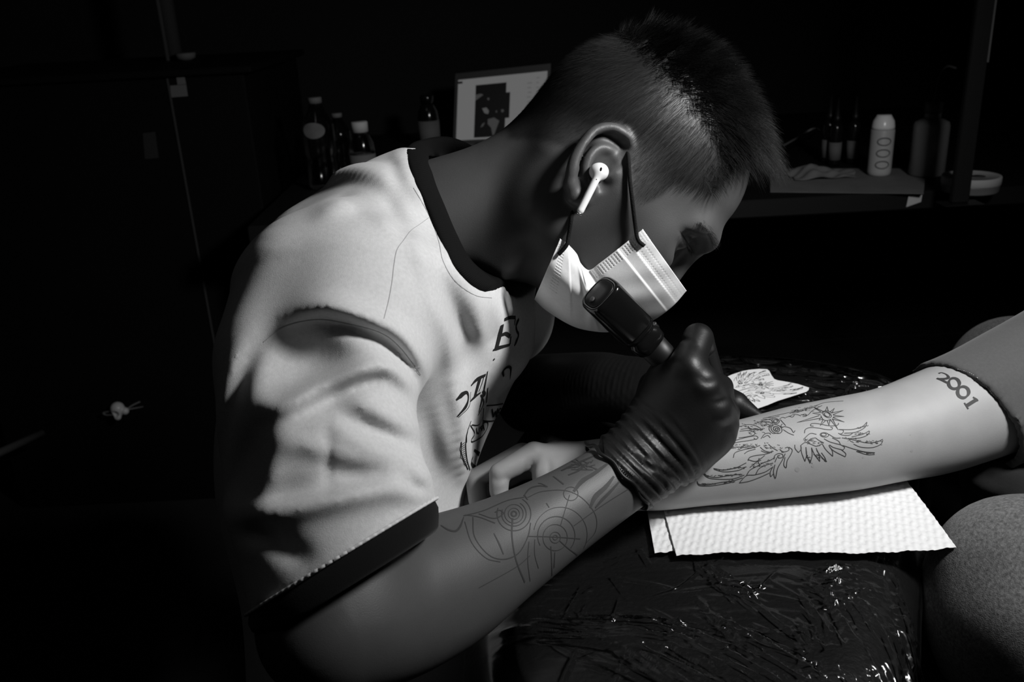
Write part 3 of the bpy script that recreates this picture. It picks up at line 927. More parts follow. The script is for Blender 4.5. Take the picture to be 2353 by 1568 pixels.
# ------------------------------------------------------------------ artist: gloves
def wrinkle(fld, lo, hi, c, axis, freq, amp, r0, r1):
    """rings of fine creases around an axis between r0 and r1 along it"""
    a = unit(axis)
    def fn(X, Y, Z):
        t = (X - c[0]) * a[0] + (Y - c[1]) * a[1] + (Z - c[2]) * a[2]
        e = np.clip((t - r0) / .006, 0, 1) * np.clip((r1 - t) / .02, 0, 1)
        ph = t * freq + 2.2 * np.sin(X * 55 + Z * 40) + 1.6 * np.sin(Y * 70 - Z * 35 + 1.0)
        return -amp * e * (np.sin(ph) + .5 * np.sin(ph * 1.9 + X * 90))
    fld.displace(lo, hi, fn)
def build_glove_r():
    f = Field((.07, -.045, .66), (.24, .165, .86), .0013)
    w0 = P(1418, 1095, .7245); w1 = P(1470, 1062, .731)
    mi, mm, mr, mp = P(1580, 842, .714), P(1616, 888, .712), P(1640, 942, .722), P(1640, 996, .738)
    f.add(loft([(w0, .036, .031), (w1, .035, .030), (P(1530, 1010, .738), .041, .028), (P(1585, 935, .738), .046, .026), (P(1612, 900, .738), .042, .020)], unit(np.array([.8, .6, .05])), .5))
    for m, r in ((mi, .0125), (mm, .013), (mr, .0125), (mp, .011)):
        f.add(cone(P(1540, 985, .736), m, .020, r), .016)
    # fingers: knuckle, middle joint, end joint, tip - curled round the machine
    def fin(pts, rr, k=.006): f.add(chain([P(*p) for p in pts], rr), k)
    fin([(1580, 842, .714), (1604, 778, .732), (1612, 795, .765), (1650, 900, .792)], [.0125, .0125, .0115, .0085])
    fin([(1612, 888, .714), (1655, 890, .733), (1662, 925, .772), (1660, 960, .795)], [.013, .0105, .0098, .008])
    fin([(1640, 942, .722), (1671, 948, .745), (1672, 975, .780), (1655, 985, .80)], [.0125, .0102, .0094, .008])
    fin([(1640, 996, .738), (1664, 1005, .762), (1655, 1020, .79), (1630, 1010, .805)], [.0115, .0095, .0088, .0075])
    # thumb on the far side of the machine
    fin([(1490, 985, .765), (1505, 890, .785), (1560, 850, .80), (1625, 905, .81)], [.018, .0145, .012, .009], .012)
    # grooves between knuckles
    for q in ([(1600, 866), (1625, 880), (1655, 870)], [(1628, 918), (1655, 922), (1680, 915)], [(1640, 972), (1665, 978), (1690, 970)]):
        f.line(q, .0035, -.0012)
    f.line([(1585, 838), (1602, 868), (1622, 902)], .006, .0010)
    for q in ([(1545, 790), (1570, 783), (1600, 800)], [(1548, 782), (1580, 780), (1605, 795)]): f.line(q, .0016, -.0008)
    ax = unit(P(1585, 935, .738) - w0)
    wrinkle(f, (.06, .02, .6), (.24, .165, .86), w0, ax, 900, .0007, -.02, .062)
    for _ in range(14):                        # drawn-up creases running across the back of the wrist
        x, y = random.uniform(1440, 1560), random.uniform(990, 1120)
        f.line([(x, y), (x + random.uniform(20, 40), y + random.uniform(15, 45)), (x + random.uniform(40, 80), y + random.uniform(50, 95))], .0022, random.choice((.0011, -.0012)))
    # open cuff with a rolled rim
    f.cut(w0, -ax)
    return f.mesh(2), w0, ax
(gv, gf), gw0, gax = build_glove_r()
glove = mk('glove', W(gv), gf, MAT.glove, artist, label='black nitrile glove on the hand gripping the machine')
rim = []
for i, th in enumerate(np.linspace(0, 2 * np.pi, 90, endpoint=False)):
    u = unit(np.array([.8, .6, .05]) - (np.array([.8, .6, .05]) @ gax) * gax); w = np.cross(gax, u)
    rim.append(gw0 + (.0350 + .0012 * math.sin(5 * th) + .0006 * math.sin(13 * th)) * math.cos(th) * u + (.0303 + .001 * math.sin(7 * th)) * math.sin(th) * w + gax * .0012 * math.sin(9 * th + 1))
v, f = tube(np.array(rim + rim[:1]), .0016, 8)
mk('glove_rim', W(v), f, MAT.glove, glove)
def build_glove_l():
    f = Field((-.02, -.02, .77), (.26, .14, 1.12), .002)
    f.add(loft([(P(1215, 905, 1.06), .045, .045), (P(1285, 900, 1.0), .042, .042), (P(1380, 890, .93), .036, .034), (P(1440, 900, .90), .036, .028), (P(1540, 925, .87), .042, .022), (P(1600, 935, .855), .036, .018)], unit(np.array([.2, .9, .1])), .5))
    def fin(pts, rr, k=.007): f.add(chain([P(*p) for p in pts], rr), k)
    fin([(1560, 905, .865), (1625, 900, .845), (1690, 930, .822), (1744, 957, .806)], [.015, .0135, .0122, .0045])
    fin([(1590, 930, .85), (1640, 950, .835), (1690, 965, .825)], [.013, .011, .009])
    fin([(1590, 950, .85), (1630, 975, .835), (1670, 990, .825)], [.013, .011, .008])
    ax = unit(P(1540, 925, .87) - P(1380, 890, .93))
    wrinkle(f, (-.02, -.02, .77), (.26, .14, 1.1), P(1380, 890, .93), ax, 1150, .00035, -.03, .07)
    return f.mesh(2)
v, f = build_glove_l()
mk('glove', W(v), f, MAT.glove, artist, label='black glove of the far hand stretching the skin')
print('gloves', time.time() - T0)

# ------------------------------------------------------------------ tattoo machine
TM0, TM1 = P(1376, 674, .690), P(1690, 986, .797)
tm_ax = unit(TM1 - TM0); tm_side = unit(np.array([.72, -.70, .02]))
machine = thing('tattoo_machine', W(TM1), 'glossy black pen-shaped tattoo machine held against the mask', 'tattoo machine')
def tm(name, prof, mat, sq=3.2, flat=.92, parent=machine, n=48):
    v, f = lathe(TM0, tm_ax, prof, n, tm_side, flat, sq); return mk(name, W(v), f, mat, parent)
R_ = .0158
bat = tm('battery_body', [(.0006, R_ * .80), (0, R_ * .84), (.0004, R_ * .92), (.002, R_ * .985), (.004, R_), (.044, R_), (.0455, R_ * .97)], MAT.black_gloss)
tm('end_cap', [(-.0004, R_ * .3), (-.0004, R_ * .70), (.0006, R_ * .80)], MAT.black_plastic, parent=bat)
tm('connector_ring', [(.0455, R_ * .86), (.047, R_ * .90), (.050, R_ * .90), (.0515, R_ * .80), (.054, R_ * .80), (.0555, R_ * .90), (.066, R_ * .88), (.068, R_ * .78)], MAT.black_gloss)
tm('motor_tube', [(.068, R_ * .75), (.098, R_ * .72), (.100, R_ * .66)], MAT.black_plastic, 2.0, 1.0)
tm('grip', [(.100, R_ * .70), (.104, R_ * .82), (.135, R_ * .84), (.150, R_ * .70), (.158, R_ * .5)], MAT.black_plastic, 2.0, 1.0)
tm('needle_cartridge', [(.158, .0055), (.170, .0045), (.188, .0022), (.1925, .0008)], MAT.black_plastic, 2.0, 1.0)
MAT.grey_mark = simple('dark_mark', .05, .5)
v, f = lathe(TM0 - tm_ax * .0002, tm_ax, [(-.0009, .0010), (-.0009, .0022), (0, .0026)], 16, tm_side)
v = v - tm_side * R_ * .45
mk('charging_port', W(v), f, MAT.dark_grey, machine)
# raised release buttons on the connector
for h, s in ((.0505, .6), (.060, .6)):
    c = TM0 + tm_ax * h + tm_side * R_ * .78 + np.cross(tm_ax, tm_side) * 0
    v, f = lathe(c, tm_side, [(0, .0035), (.0022, .0035), (.003, .0028)], 20, tm_ax, .6, 3)
    mk('release_button', W(v), f, MAT.black_gloss, machine)

# ------------------------------------------------------------------ face mask
def on_mid(px, py):
    d = P(px, py, 1.0); return d * ((HO @ HL) / (d @ HL))
MK_SIDE = [(0, 1477, 527), (.18, 1428, 566), (.36, 1379, 604), (.47, 1353, 621), (.56, 1334, 606), (.68, 1324, 583), (.82, 1305, 562), (1, 1287, 549)]
MK_MID = [(0, 1577, 668), (.16, 1545, 704), (.32, 1502, 735), (.45, 1455, 755), (.56, 1410, 762), (.68, 1372, 762), (.80, 1318, 750), (.91, 1258, 715), (1, 1228, 688)]
NU, NV = 150, 190
def tab(rows, n):
    r = np.array(rows, float); t = np.linspace(0, 1, n)
    s = spline(r, 400); return np.interp(t, s[:, 0], s[:, 1]), np.interp(t, s[:, 0], s[:, 2])
sx, sy = tab(MK_SIDE, NV); mx_, my_ = tab(MK_MID, NV)
side_pts = []
for q in range(NV):
    p, nn = cast(head_bvh, sx[q], sy[q])
    d = p[2] if p is not None else .72
    side_pts.append(d)
sd = np.array(side_pts)
for _ in range(40): sd[1:-1] = (sd[:-2] + 2 * sd[1:-1] + sd[2:]) / 4
sd = np.minimum(sd, np.array(side_pts)) - .0035
def mask_grid():
    S = np.array([P(sx[q], sy[q], sd[q]) for q in range(NV)]); C = np.array([on_mid(mx_[q], my_[q]) for q in range(NV)])
    g = np.zeros((2 * NU - 1, NV, 3))
    la = lambda p: np.stack([(p - HO) @ HF, (p - HO) @ HU, (p - HO) @ HL], -1)
    s_, c_ = la(S), la(C)
    vv = np.linspace(0, 1, NV)
    for i in range(NU):
        u = i / (NU - 1)
        q = s_ * (1 - u) + c_ * u
        q[:, 2] = s_[:, 2] * (1 - u ** 3.0) ** .62
        # keep the pixel direction of the straight chord: slide along the view ray to the wanted lateral offset
        chord = S * (1 - u) + C * u
        pt = HO + q[:, :1] * HF + q[:, 1:2] * HU + q[:, 2:3] * HL
        pxd = chord / chord[:, 2:3]
        # intersect ray with plane lateral = q2
        dd = (q[:, 2] + HO @ HL) / (pxd @ HL)
        pt = pxd * dd[:, None]
        # relief: pleats, crumples, embossed dots
        n_ = -pxd / np.linalg.norm(pxd, axis=1)[:, None]
        r = np.zeros(NV)
        for v0, st in ((.115, .0010), (.205, .0012), (.80, .0008)): r += st * np.clip((vv - v0) / .012, 0, 1) * np.exp(-np.maximum(vv - v0, 0) / .08)
        r += .0035 * np.exp(-((vv - .47) / .05) ** 2) * (u < 2) * (1 - u) * -1
        r += .0016 * np.sin(14 * u + 9 * vv) * np.sin(8 * vv + 3 * u) * u * (1 - .3 * u)
        r += .0022 * np.exp(-((vv - .62 - .10 * u) / .022) ** 2) * np.clip(u * 3, 0, 1)
        r += .0018 * np.exp(-((vv - .70 + .03 * u) / .02) ** 2) * np.clip(u * 3 - .3, 0, 1)
        r -= .0022 * np.exp(-((vv - .40) / .03) ** 2 - ((u - .6) / .2) ** 2)
        lenm = .055
        dot = lambda ph: np.clip(np.sin(ph), 0, 1) ** 2
        for v0 in (.052, .098, .122, .885, .905, .925):                     # stitched rows parallel to the edges
            r -= .00055 * np.exp(-((vv - v0) / .0055) ** 2) * dot(2 * math.pi * u * 26)
        for k in range(4):                                                  # dot grid along the side seam
            u0 = .028 + k * .030
            r -= .00060 * math.exp(-((u - u0) / .009) ** 2) * dot(2 * math.pi * vv * 44) * ((vv > .10) & (vv < .48))
        hatch = np.clip(np.sin(2 * math.pi * (u * 40 + vv * 70)), 0, 1) * np.clip(np.sin(2 * math.pi * (u * 40 - vv * 70)), 0, 1)
        r -= .0006 * hatch * (u < .16) * ((vv < .09) | (vv > .90))
        pt = pt + n_ * r[:, None]
        g[i] = pt
        if i < NU - 1:
            lat = (pt - HO) @ HL
            g[2 * NU - 2 - i] = pt - 2 * lat[:, None] * HL
    return g
mg = mask_grid()
mask = thing('face_mask', W(mg[NU - 1, NV // 2]), 'white pleated surgical face mask with black ear loops on the artist', 'face mask')
MAT.mask = cloth('mask_fabric', .92, 2500, .15, .03, .85)
v, f, uv = sheet_solid(mg[::-1], .0007)
mk('mask_panel', W(v), f, MAT.mask, mask, uv=uv)
def cord(name, pts, r, parent, mat=MAT.cord):
    v, f = tube(spline(pts, 60), r, 8); return mk(name, W(v), f, mat, parent)
def mask_pt(u, q, off=.0022):
    p = mg[int(u * (NU - 1)), int(q * (NV - 1))]; return p * (1 - off / p[2])
cord('ear_loop', [mask_pt(.17, .06), P(1466, 551, mask_pt(.10, .05)[2]), head_pt(1460, 520, .004), head_pt(1452, 455, .0035), head_pt(1447, 410, .003), head_pt(1444, 365, .002), head_pt(1442, 335, .000) + (0, 0, .006)], .0016, mask)
cord('ear_loop', [mask_pt(.19, .94), P(1302, 563, mask_pt(.05, .95)[2] - .001), head_pt(1307, 540, .004), P(1313, 500, .690), P(1317, 462, .692), P(1320, 440, .698)], .0016, mask)

# ------------------------------------------------------------------ earbud
EB = P(1381, 393, .6705)
earbud = thing('wireless_earbud', W(P(1333, 487, .667)), 'white wireless earbud with a long stem in the artist\'s ear', 'earbud')
fld = Field(P(1320, 500, .65) - .004, P(1400, 370, .69) + .02, .0006) if False else None
def build_bud():
    lo = np.minimum(P(1325, 360, .655), P(1325, 360, .70)) - .006; hi = np.maximum(P(1410, 495, .655), P(1410, 495, .70)) + .006
    f = Field(lo, hi, .0007)
    f.add(cone(P(1334, 484, .667), P(1377, 398, .668), .0027, .0029))
    f.add(ellipsoid(P(1375, 394, .672), (.0068, .0058, .0062), None), .004)
    f.add(cone(P(1378, 396, .672), P(1376, 402, .682), .0062, .0052), .003)
    return f.mesh(2)
v, f = build_bud()
mk('earbud_shell', W(v), f, MAT.white_plastic, earbud)
bud_bvh = bvh_of(v, f)
def patch(bvh, px, py, rx, ry, ang, off=.00012, n=18):
    ca, sa = math.cos(ang), math.sin(ang); vs = []
    for r in (0, .5, 1):
        for i in range(n):
            t = 2 * math.pi * i / n; x, y = rx * r * math.cos(t), ry * r * math.sin(t)
            p, nn = cast(bvh, px + x * ca - y * sa, py + x * sa + y * ca)
            if p is None: p, nn = cast(bvh, px, py)
            vs.append(p * (1 - off / p[2]))
    F = []
    for k in (0, 1):
        for i in range(n): F.append((k * n + i, k * n + (i + 1) % n, (k + 1) * n + (i + 1) % n, (k + 1) * n + i))
    return np.array(vs), F
v, f = patch(bud_bvh, 1381, 389, 2.6, 4.6, math.radians(12)); mk('sensor_window', W(v), f, MAT.black_gloss, earbud)
v, f = patch(bud_bvh, 1370.5, 412.5, 1.2, 1.2, 0); mk('microphone_hole', W(v), f, MAT.black_plastic, earbud)
v, f = lathe(P(1334, 484, .667) - .0024 * unit(P(1377, 398, .668) - P(1334, 484, .667)), P(1334, 484, .667) - P(1377, 398, .668), [(0, .0026), (.0008, .0024), (.001, .0016)], 20)
mk('stem_end', W(v), f, simple('chrome', .6, .15, .5, 1.0), earbud)
print('mask', time.time() - T0)

# ------------------------------------------------------------------ arm rest, wrap, paper
def seat(px, py, rpx, base=PAD_Z):              # centre of something round lying on the pad: pixel centre and radius
    r = rpx * .84 / FPX
    for _ in range(6):
        d = depth_at_z(px, py, base + r); r = rpx * d / FPX
    return P(px, py, d), r
def on_pad(px, py, z=PAD_Z): return W(PZ(px, py, z))
PAD_EDGE = [on_pad(1330, 835), on_pad(1500, 808), on_pad(1640, 806), on_pad(1800, 812), on_pad(1950, 832), on_pad(2060, 858), on_pad(2125, 905), on_pad(2150, 985), on_pad(2148, 1080), on_pad(2140, 1180), on_pad(2130, 1300), on_pad(2125, 1450), on_pad(2095, 1620),
            on_pad(1900, 1740), on_pad(1600, 1765), on_pad(1250, 1740), on_pad(1080, 1600), on_pad(1060, 1400), on_pad(1090, 1150), on_pad(1180, 960)]
def pad_shape(prof, n=220, wob=None):
    o = spline([p[:2] for p in PAD_EDGE], n, True)[::-1]; c = o.mean(0)
    tg = np.roll(o, -1, 0) - np.roll(o, 1, 0); nr = np.stack([tg[:, 1], -tg[:, 0]], 1); nr /= np.linalg.norm(nr, axis=1)[:, None]
    if ((o - c) * nr).sum() > 0: nr = -nr
    rings = []
    for inset, z in prof:
        if inset <= .06: q = o + nr * inset
        else:
            t = (inset - .06) / .5; q = (o + nr * .06) * (1 - t) + c * t
        rings.append(np.concatenate([q, np.full((n, 1), z)], 1))
    return rings
R = .055
prof = [(.56, PAD_Z - .10), (.06, PAD_Z - .10)] + [(R * (1 - math.cos(t)), PAD_Z - R + R * math.sin(t) - (.05 if t < 0 else 0) * 0) for t in np.linspace(-1.2, math.pi / 2, 14)]
prof = [(.56, PAD_Z - .108), (.045, PAD_Z - .108)] + prof[2:] + [(a, PAD_Z) for a in (.075, .11, .16, .22, .30, .40, .50, .555)]
v, f = ring_mesh(pad_shape(prof))
arm_rest = thing('arm_rest', np.array([*np.mean([p[:2] for p in PAD_EDGE], 0), 0]), 'black leather padded arm rest wrapped in clear film under the forearm', 'arm rest')
mk('cushion', v, f, MAT.leather, arm_rest)
cx, cy = np.mean([p[:2] for p in PAD_EDGE], 0)
v, f = bevel_box((cx - .17, cy - .2, PAD_Z - .135), (cx + .17, cy + .2, PAD_Z - .106), .006); mk('mounting_plate', v, f, MAT.black_plastic, arm_rest, smooth=False)
v, f = lathe((cx, cy, .02), (0, 0, 1), [(0, .026), (PAD_Z - .155, .026)], 24); mk('post', v, f, MAT.dark_grey, arm_rest)
v, f = lathe((cx, cy, 0), (0, 0, 1), [(0, .17), (.012, .17), (.022, .155), (.024, .03)], 40); mk('base', v, f, MAT.black_plastic, arm_rest)
# cling film: wrinkled skin just above the leather
m, nt, b_ = new_mat('cling_film')
out = nt.nodes['Material Output']; nt.nodes.remove(b_)
gl = nt.nodes.new('ShaderNodeBsdfGlossy'); gl.inputs['Roughness'].default_value = .15; gl.inputs['Color'].default_value = g3(1.0)
tr = nt.nodes.new('ShaderNodeBsdfTransparent'); lw = nt.nodes.new('ShaderNodeFresnel'); lw.inputs['IOR'].default_value = 1.33
mxs = nt.nodes.new('ShaderNodeMixShader'); tc = nt.nodes.new('ShaderNodeTexCoord')
def film_bump(scale, rot, stretch, strength, prev=None, dist=.002, patch=3.0, lo=.45, hi=.62):
    mp = nt.nodes.new('ShaderNodeMapping'); mp.inputs['Rotation'].default_value = (0, 0, math.radians(rot)); mp.inputs['Scale'].default_value = stretch
    n = nt.nodes.new('ShaderNodeTexNoise'); n.noise_type = 'RIDGED_MULTIFRACTAL'; n.inputs['Scale'].default_value = scale; n.inputs['Detail'].default_value = 3; n.inputs['Distortion'].default_value = .3
    lk(nt, tc.outputs['Object'], mp.inputs[0]); lk(nt, mp.outputs[0], n.inputs['Vector'])
    pn = nt.nodes.new('ShaderNodeTexNoise'); pn.inputs['Scale'].default_value = patch; pn.inputs['Detail'].default_value = 2
    of = nt.nodes.new('ShaderNodeMapping'); of.inputs['Location'].default_value = (rot * .13, scale * .21, 0); lk(nt, tc.outputs['Object'], of.inputs[0]); lk(nt, of.outputs[0], pn.inputs['Vector'])
    mr = nt.nodes.new('ShaderNodeMapRange'); mr.inputs[1].default_value = lo; mr.inputs[2].default_value = hi; lk(nt, pn.outputs[0], mr.inputs[0])
    ml = nt.nodes.new('ShaderNodeMath'); ml.operation = 'MULTIPLY'; lk(nt, n.outputs[0], ml.inputs[0]); lk(nt, mr.outputs[0], ml.inputs[1])
    bp = nt.nodes.new('ShaderNodeBump'); bp.inputs['Strength'].default_value = strength; bp.inputs['Distance'].default_value = dist
    lk(nt, ml.outputs[0], bp.inputs['Height'])
    if prev: lk(nt, prev.outputs[0], bp.inputs['Normal'])
    return bp
b1 = film_bump(16, 8, (1, 6, 1), .5, patch=5)
b2 = film_bump(14, -52, (1, 9, 1), .5, b1, patch=6)
for s_ in (gl, lw): lk(nt, b2.outputs[0], s_.inputs['Normal'])
lk(nt, lw.outputs[0], mxs.inputs[0]); lk(nt, tr.outputs[0], mxs.inputs[1]); lk(nt, gl.outputs[0], mxs.inputs[2]); lk(nt, mxs.outputs[0], out.inputs[0])
MAT.film = m
pf = np.array(prof[3:-1]); pf[:, 1] += .0020; pf[:, 0] = np.where(pf[:, 0] < .06, pf[:, 0] - .0018, pf[:, 0])
arc = np.concatenate([[0], np.cumsum(np.hypot(np.diff(pf[:, 0]), np.diff(pf[:, 1])))])
NR, NT = 300, 760
ss = np.linspace(0, arc[-1], NR)
rg = np.array(pad_shape(list(zip(np.interp(ss, arc, pf[:, 0]), np.interp(ss, arc, pf[:, 1]))), NT))
gu = np.roll(rg, -1, 1) - np.roll(rg, 1, 1); gvv = np.gradient(rg, axis=0)
nrm = np.cross(gu, gvv); nrm /= np.linalg.norm(nrm, axis=2)[:, :, None] + 1e-12
wr = random.Random(11); hh = np.zeros((NR, NT)); GX, GY = rg[:, :, 0], rg[:, :, 1]
def creases(n, box_, ang, L, w, a, spread=.25, path=None):
    """n film creases seen inside a pixel box (or along a pixel path), running at a pixel angle"""
    for _ in range(n):
        if path is not None:
            t = wr.random() * (len(path) - 1.001); i = int(t); x = path[i][0] + (path[i + 1][0] - path[i][0]) * (t - i) + wr.gauss(0, box_); y = path[i][1] + (path[i + 1][1] - path[i][1]) * (t - i) + wr.gauss(0, box_)
        else: x, y = wr.uniform(box_[0], box_[2]), wr.uniform(box_[1], box_[3])
        an = math.radians(ang) + wr.gauss(0, spread)
        p = on_pad(x, y)[:2]; d = on_pad(x + 6 * math.cos(an), y + 6 * math.sin(an))[:2] - p; d = unit(d)
        l = L * wr.uniform(.5, 1.3); ww = w * wr.uniform(.7, 1.3); aa = 1.5 * a * wr.uniform(.5, 1.2)
        m = (np.abs(GX - p[0]) < l * 1.6 + .01) & (np.abs(GY - p[1]) < l * 1.6 + .01)
        qx, qy = GX[m] - p[0], GY[m] - p[1]; bend = wr.uniform(-3, 3)
        al = qx * d[0] + qy * d[1]; pe = -qx * d[1] + qy * d[0] + bend * al * al
        hh[m] += aa * np.exp(-(pe / ww) ** 2) * np.exp(-(al / l) ** 4)
creases(80, (1480, 812, 2120, 950), 6, .07, .0024, .0034, .06)
creases(40, (1650, 815, 2110, 890), 7, .12, .0028, .0042, .05)
creases(90, 9, 60, .010, .0013, .0013, .6, [(1960, 1255), (2020, 1275), (2060, 1340), (2085, 1400), (2105, 1440)])
creases(45, (1860, 1310, 1990, 1400), 5, .014, .0014, .0014, .3)
creases(45, (1880, 1440, 2110, 1568), 62, .030, .0017, .0026, .12)
creases(50, (1480, 1480, 1860, 1590), 32, .045, .0018, .0028, .08)
creases(25, (1320, 1430, 1520, 1490), 9, .05, .0016, .0026, .06)
creases(40, 8, 35, .012, .0012, .0012, .4, [(1590, 1290), (1660, 1350), (1720, 1375)])
creases(40, 8, 40, .012, .0012, .0012, .4, [(1640, 1430), (1700, 1470), (1740, 1520), (1790, 1560)])
creases(80, (1300, 1280, 2100, 1560), 20, .02, .0014, .0009, .8)
creases(60, (1860, 1500, 1980, 1568), 8, .012, .0013, .0014, .3)
hh = np.clip(hh, 0, np.where(GY > float(on_pad(1800, 985)[1]), .0085, .0058))
rg = rg + nrm * hh[:, :, None]
v, f = ring_mesh(list(rg), True, False); f.append(tuple(range((NR - 1) * NT, NR * NT)))
mk('plastic_film', v, f, MAT.film, arm_rest, label='clear cling film stretched over the cushion in shiny wrinkles')

MAT.towel = cloth('paper_towel', .66, 1500, .12, .02)
def towel(name, corners, z, label, nu=330, nv=170, wave=None):
    c = [on_pad(*q, z)[:2] for q in corners]      # far-left, far-right, near-right, near-left
    U = np.linspace(0, 1, nu)[:, None]; V = np.linspace(0, 1, nv)[None]
    g = np.zeros((nu, nv, 3))
    for k in range(2): g[:, :, k] = (c[0][k] * (1 - U) + c[1][k] * U) * (1 - V) + (c[3][k] * (1 - U) + c[2][k] * U) * V
    ed = .004 * np.sin(5 * U + 1) * V + .0008 * np.sin(47 * U) * V
    g[:, :, 1] += ed
    x, y = g[:, :, 0], g[:, :, 1]
    k = 2 * math.pi / .0085
    q = np.sin(k * (x * .92 + y * .40)) * np.sin(k * (-x * .45 + y * .89)) + .5 * np.sin(k * (x * .35 - y * .94) + 1.2 * np.sin(k * .5 * x))
    g[:, :, 2] = z + .00045 * np.clip(q, -.5, 1.2) + .0005 * np.sin(38 * x + 30 * y) + .0003 * np.sin(90 * x)
    v, f, uv = sheet_solid(g[:, ::-1], .0004)
    o = mk(name, v, f, MAT.towel, None, uv=uv); o['label'] = label; o['category'] = 'paper towel'; o['group'] = 'paper towels under the forearm'
    return o
towel('paper_towel', [(1470, 1075), (1760, 1060), (1760, 1245), (1506, 1277)], PAD_Z + .0062, 'lower white paper towel sheet showing only a strip at the left')
towel('paper_towel', [(1498, 1075), (2055, 1068), (2196, 1256), (1556, 1282)], PAD_Z + .0082, 'large white embossed paper towel lying flat under the forearm')

ST = [(1640, 880), (1682, 861), (1706, 853), (1722, 850), (1745, 848), (1763, 849), (1768, 853), (1773, 863), (1779, 871), (1786, 874), (1810, 878), (1834, 883), (1859, 891), (1858, 896), (1853, 900), (1822, 910), (1787, 921), (1763, 931), (1737, 940), (1690, 938), (1650, 915)]
MAT.paper = simple('stencil_paper', .62, .7, .2)
top = np.array([on_pad(x, y, PAD_Z + .0112) for x, y in ST]); bot = top - (0, 0, .0004)
n = len(ST); F = [tuple(range(n))[::-1], tuple(range(n, 2 * n))] + [(i, (i + 1) % n, n + (i + 1) % n, n + i) for i in range(n)]
stencil = thing('stencil_paper', top.mean(0), 'white paper cut-out with a drawn winged design lying on the film', 'stencil')
v_ = np.concatenate([top, bot])
mk('sheet', v_, F, MAT.paper, stencil, smooth=False)

# ------------------------------------------------------------------ client
def arm_rows():
    r = []
    for x, y, rp in ((1405, 1098, 74), (1490, 1095, 80), (1600, 1076, 88), (1720, 1058, 95), (1840, 1036, 104), (1940, 1020, 108), (2040, 1000, 109)):
        c, rr = seat(x, y, rp, PAD_Z + .0075); r.append((c, rr, rr))
    r.append((P(2130, 975, r[-1][0][2] + .012), .0465, .0465)); r.append((P(2215, 945, r[-1][0][2] + .010), .049, .049)); r.append((P(2340, 900, r[-1][0][2] + .012), .050, .050)); r.append((P(2490, 825, r[-1][0][2] + .02), .054, .054))
    return r
AR = arm_rows()
def build_client():
    f = Field((-.085, .02, .72), (.66, .20, 1.02), .0017)
    f.add(loft(AR, (0, 1, .3)))
    # palm
    zc = PAD_Z
    def Q(px, py, z): return PZ(px, py, z)
    wr = AR[0][0]
    f.add(loft([(wr, .031, .029), (Q(1330, 1085, .752), .032, .026), (Q(1262, 1070, .755), .034, .020)], unit(np.array([0, -.3, 1.0])), .6), .02)
    D0 = Q(1262, 1062, .757)[2]
    def fin(pts, rr, k=.005):
        f.add(chain([P(x, y, d) for x, y, d in pts], rr), k)
    fin([(1285, 1062, D0 - .010), (1228, 1044, D0 - .012), (1148, 1088, D0 - .020), (1146, 1128, D0 - .022), (1152, 1146, D0 - .010)], [.0125, .0112, .0092, .0083, .0080])
    fin([(1285, 1058, D0 + .008), (1200, 1046, D0 + .010), (1092, 1100, D0 + .004), (1098, 1150, D0 + .000), (1110, 1172, D0 + .006)], [.0125, .0110, .0090, .0085, .0078])
    fin([(1285, 1060, D0 + .026), (1180, 1058, D0 + .030), (1070, 1118, D0 + .026), (1072, 1160, D0 + .024), (1085, 1180, D0 + .026)], [.012, .0105, .0088, .0082, .0075])
    fin([(1295, 1070, D0 + .042), (1200, 1080, D0 + .046), (1110, 1130, D0 + .042), (1105, 1165, D0 + .040)], [.011, .0095, .008, .0072])
    fin([(1380, 1075, D0 - .008), (1330, 1110, D0 - .030), (1290, 1135, D0 - .034), (1262, 1140, D0 - .034)], [.017, .0125, .0105, .009], .012)
    for q in ([(1212, 1052), (1206, 1075), (1200, 1090)], [(1222, 1055), (1219, 1080)], [(1259, 1055), (1262, 1080), (1255, 1098)], [(1128, 1098), (1146, 1104), (1164, 1098)], [(1126, 1132), (1145, 1130), (1162, 1126)]):
        f.line(q, .0022, -.0009)
    return f.mesh(3)
cv, cf = build_client()
client_bvh = bvh_of(cv, cf)
client = thing('person', W(P(2700, 1500, 1.0)) * (1, 1, 0), 'client in grey clothes resting a tattooed bare forearm on the padded rest', 'person')
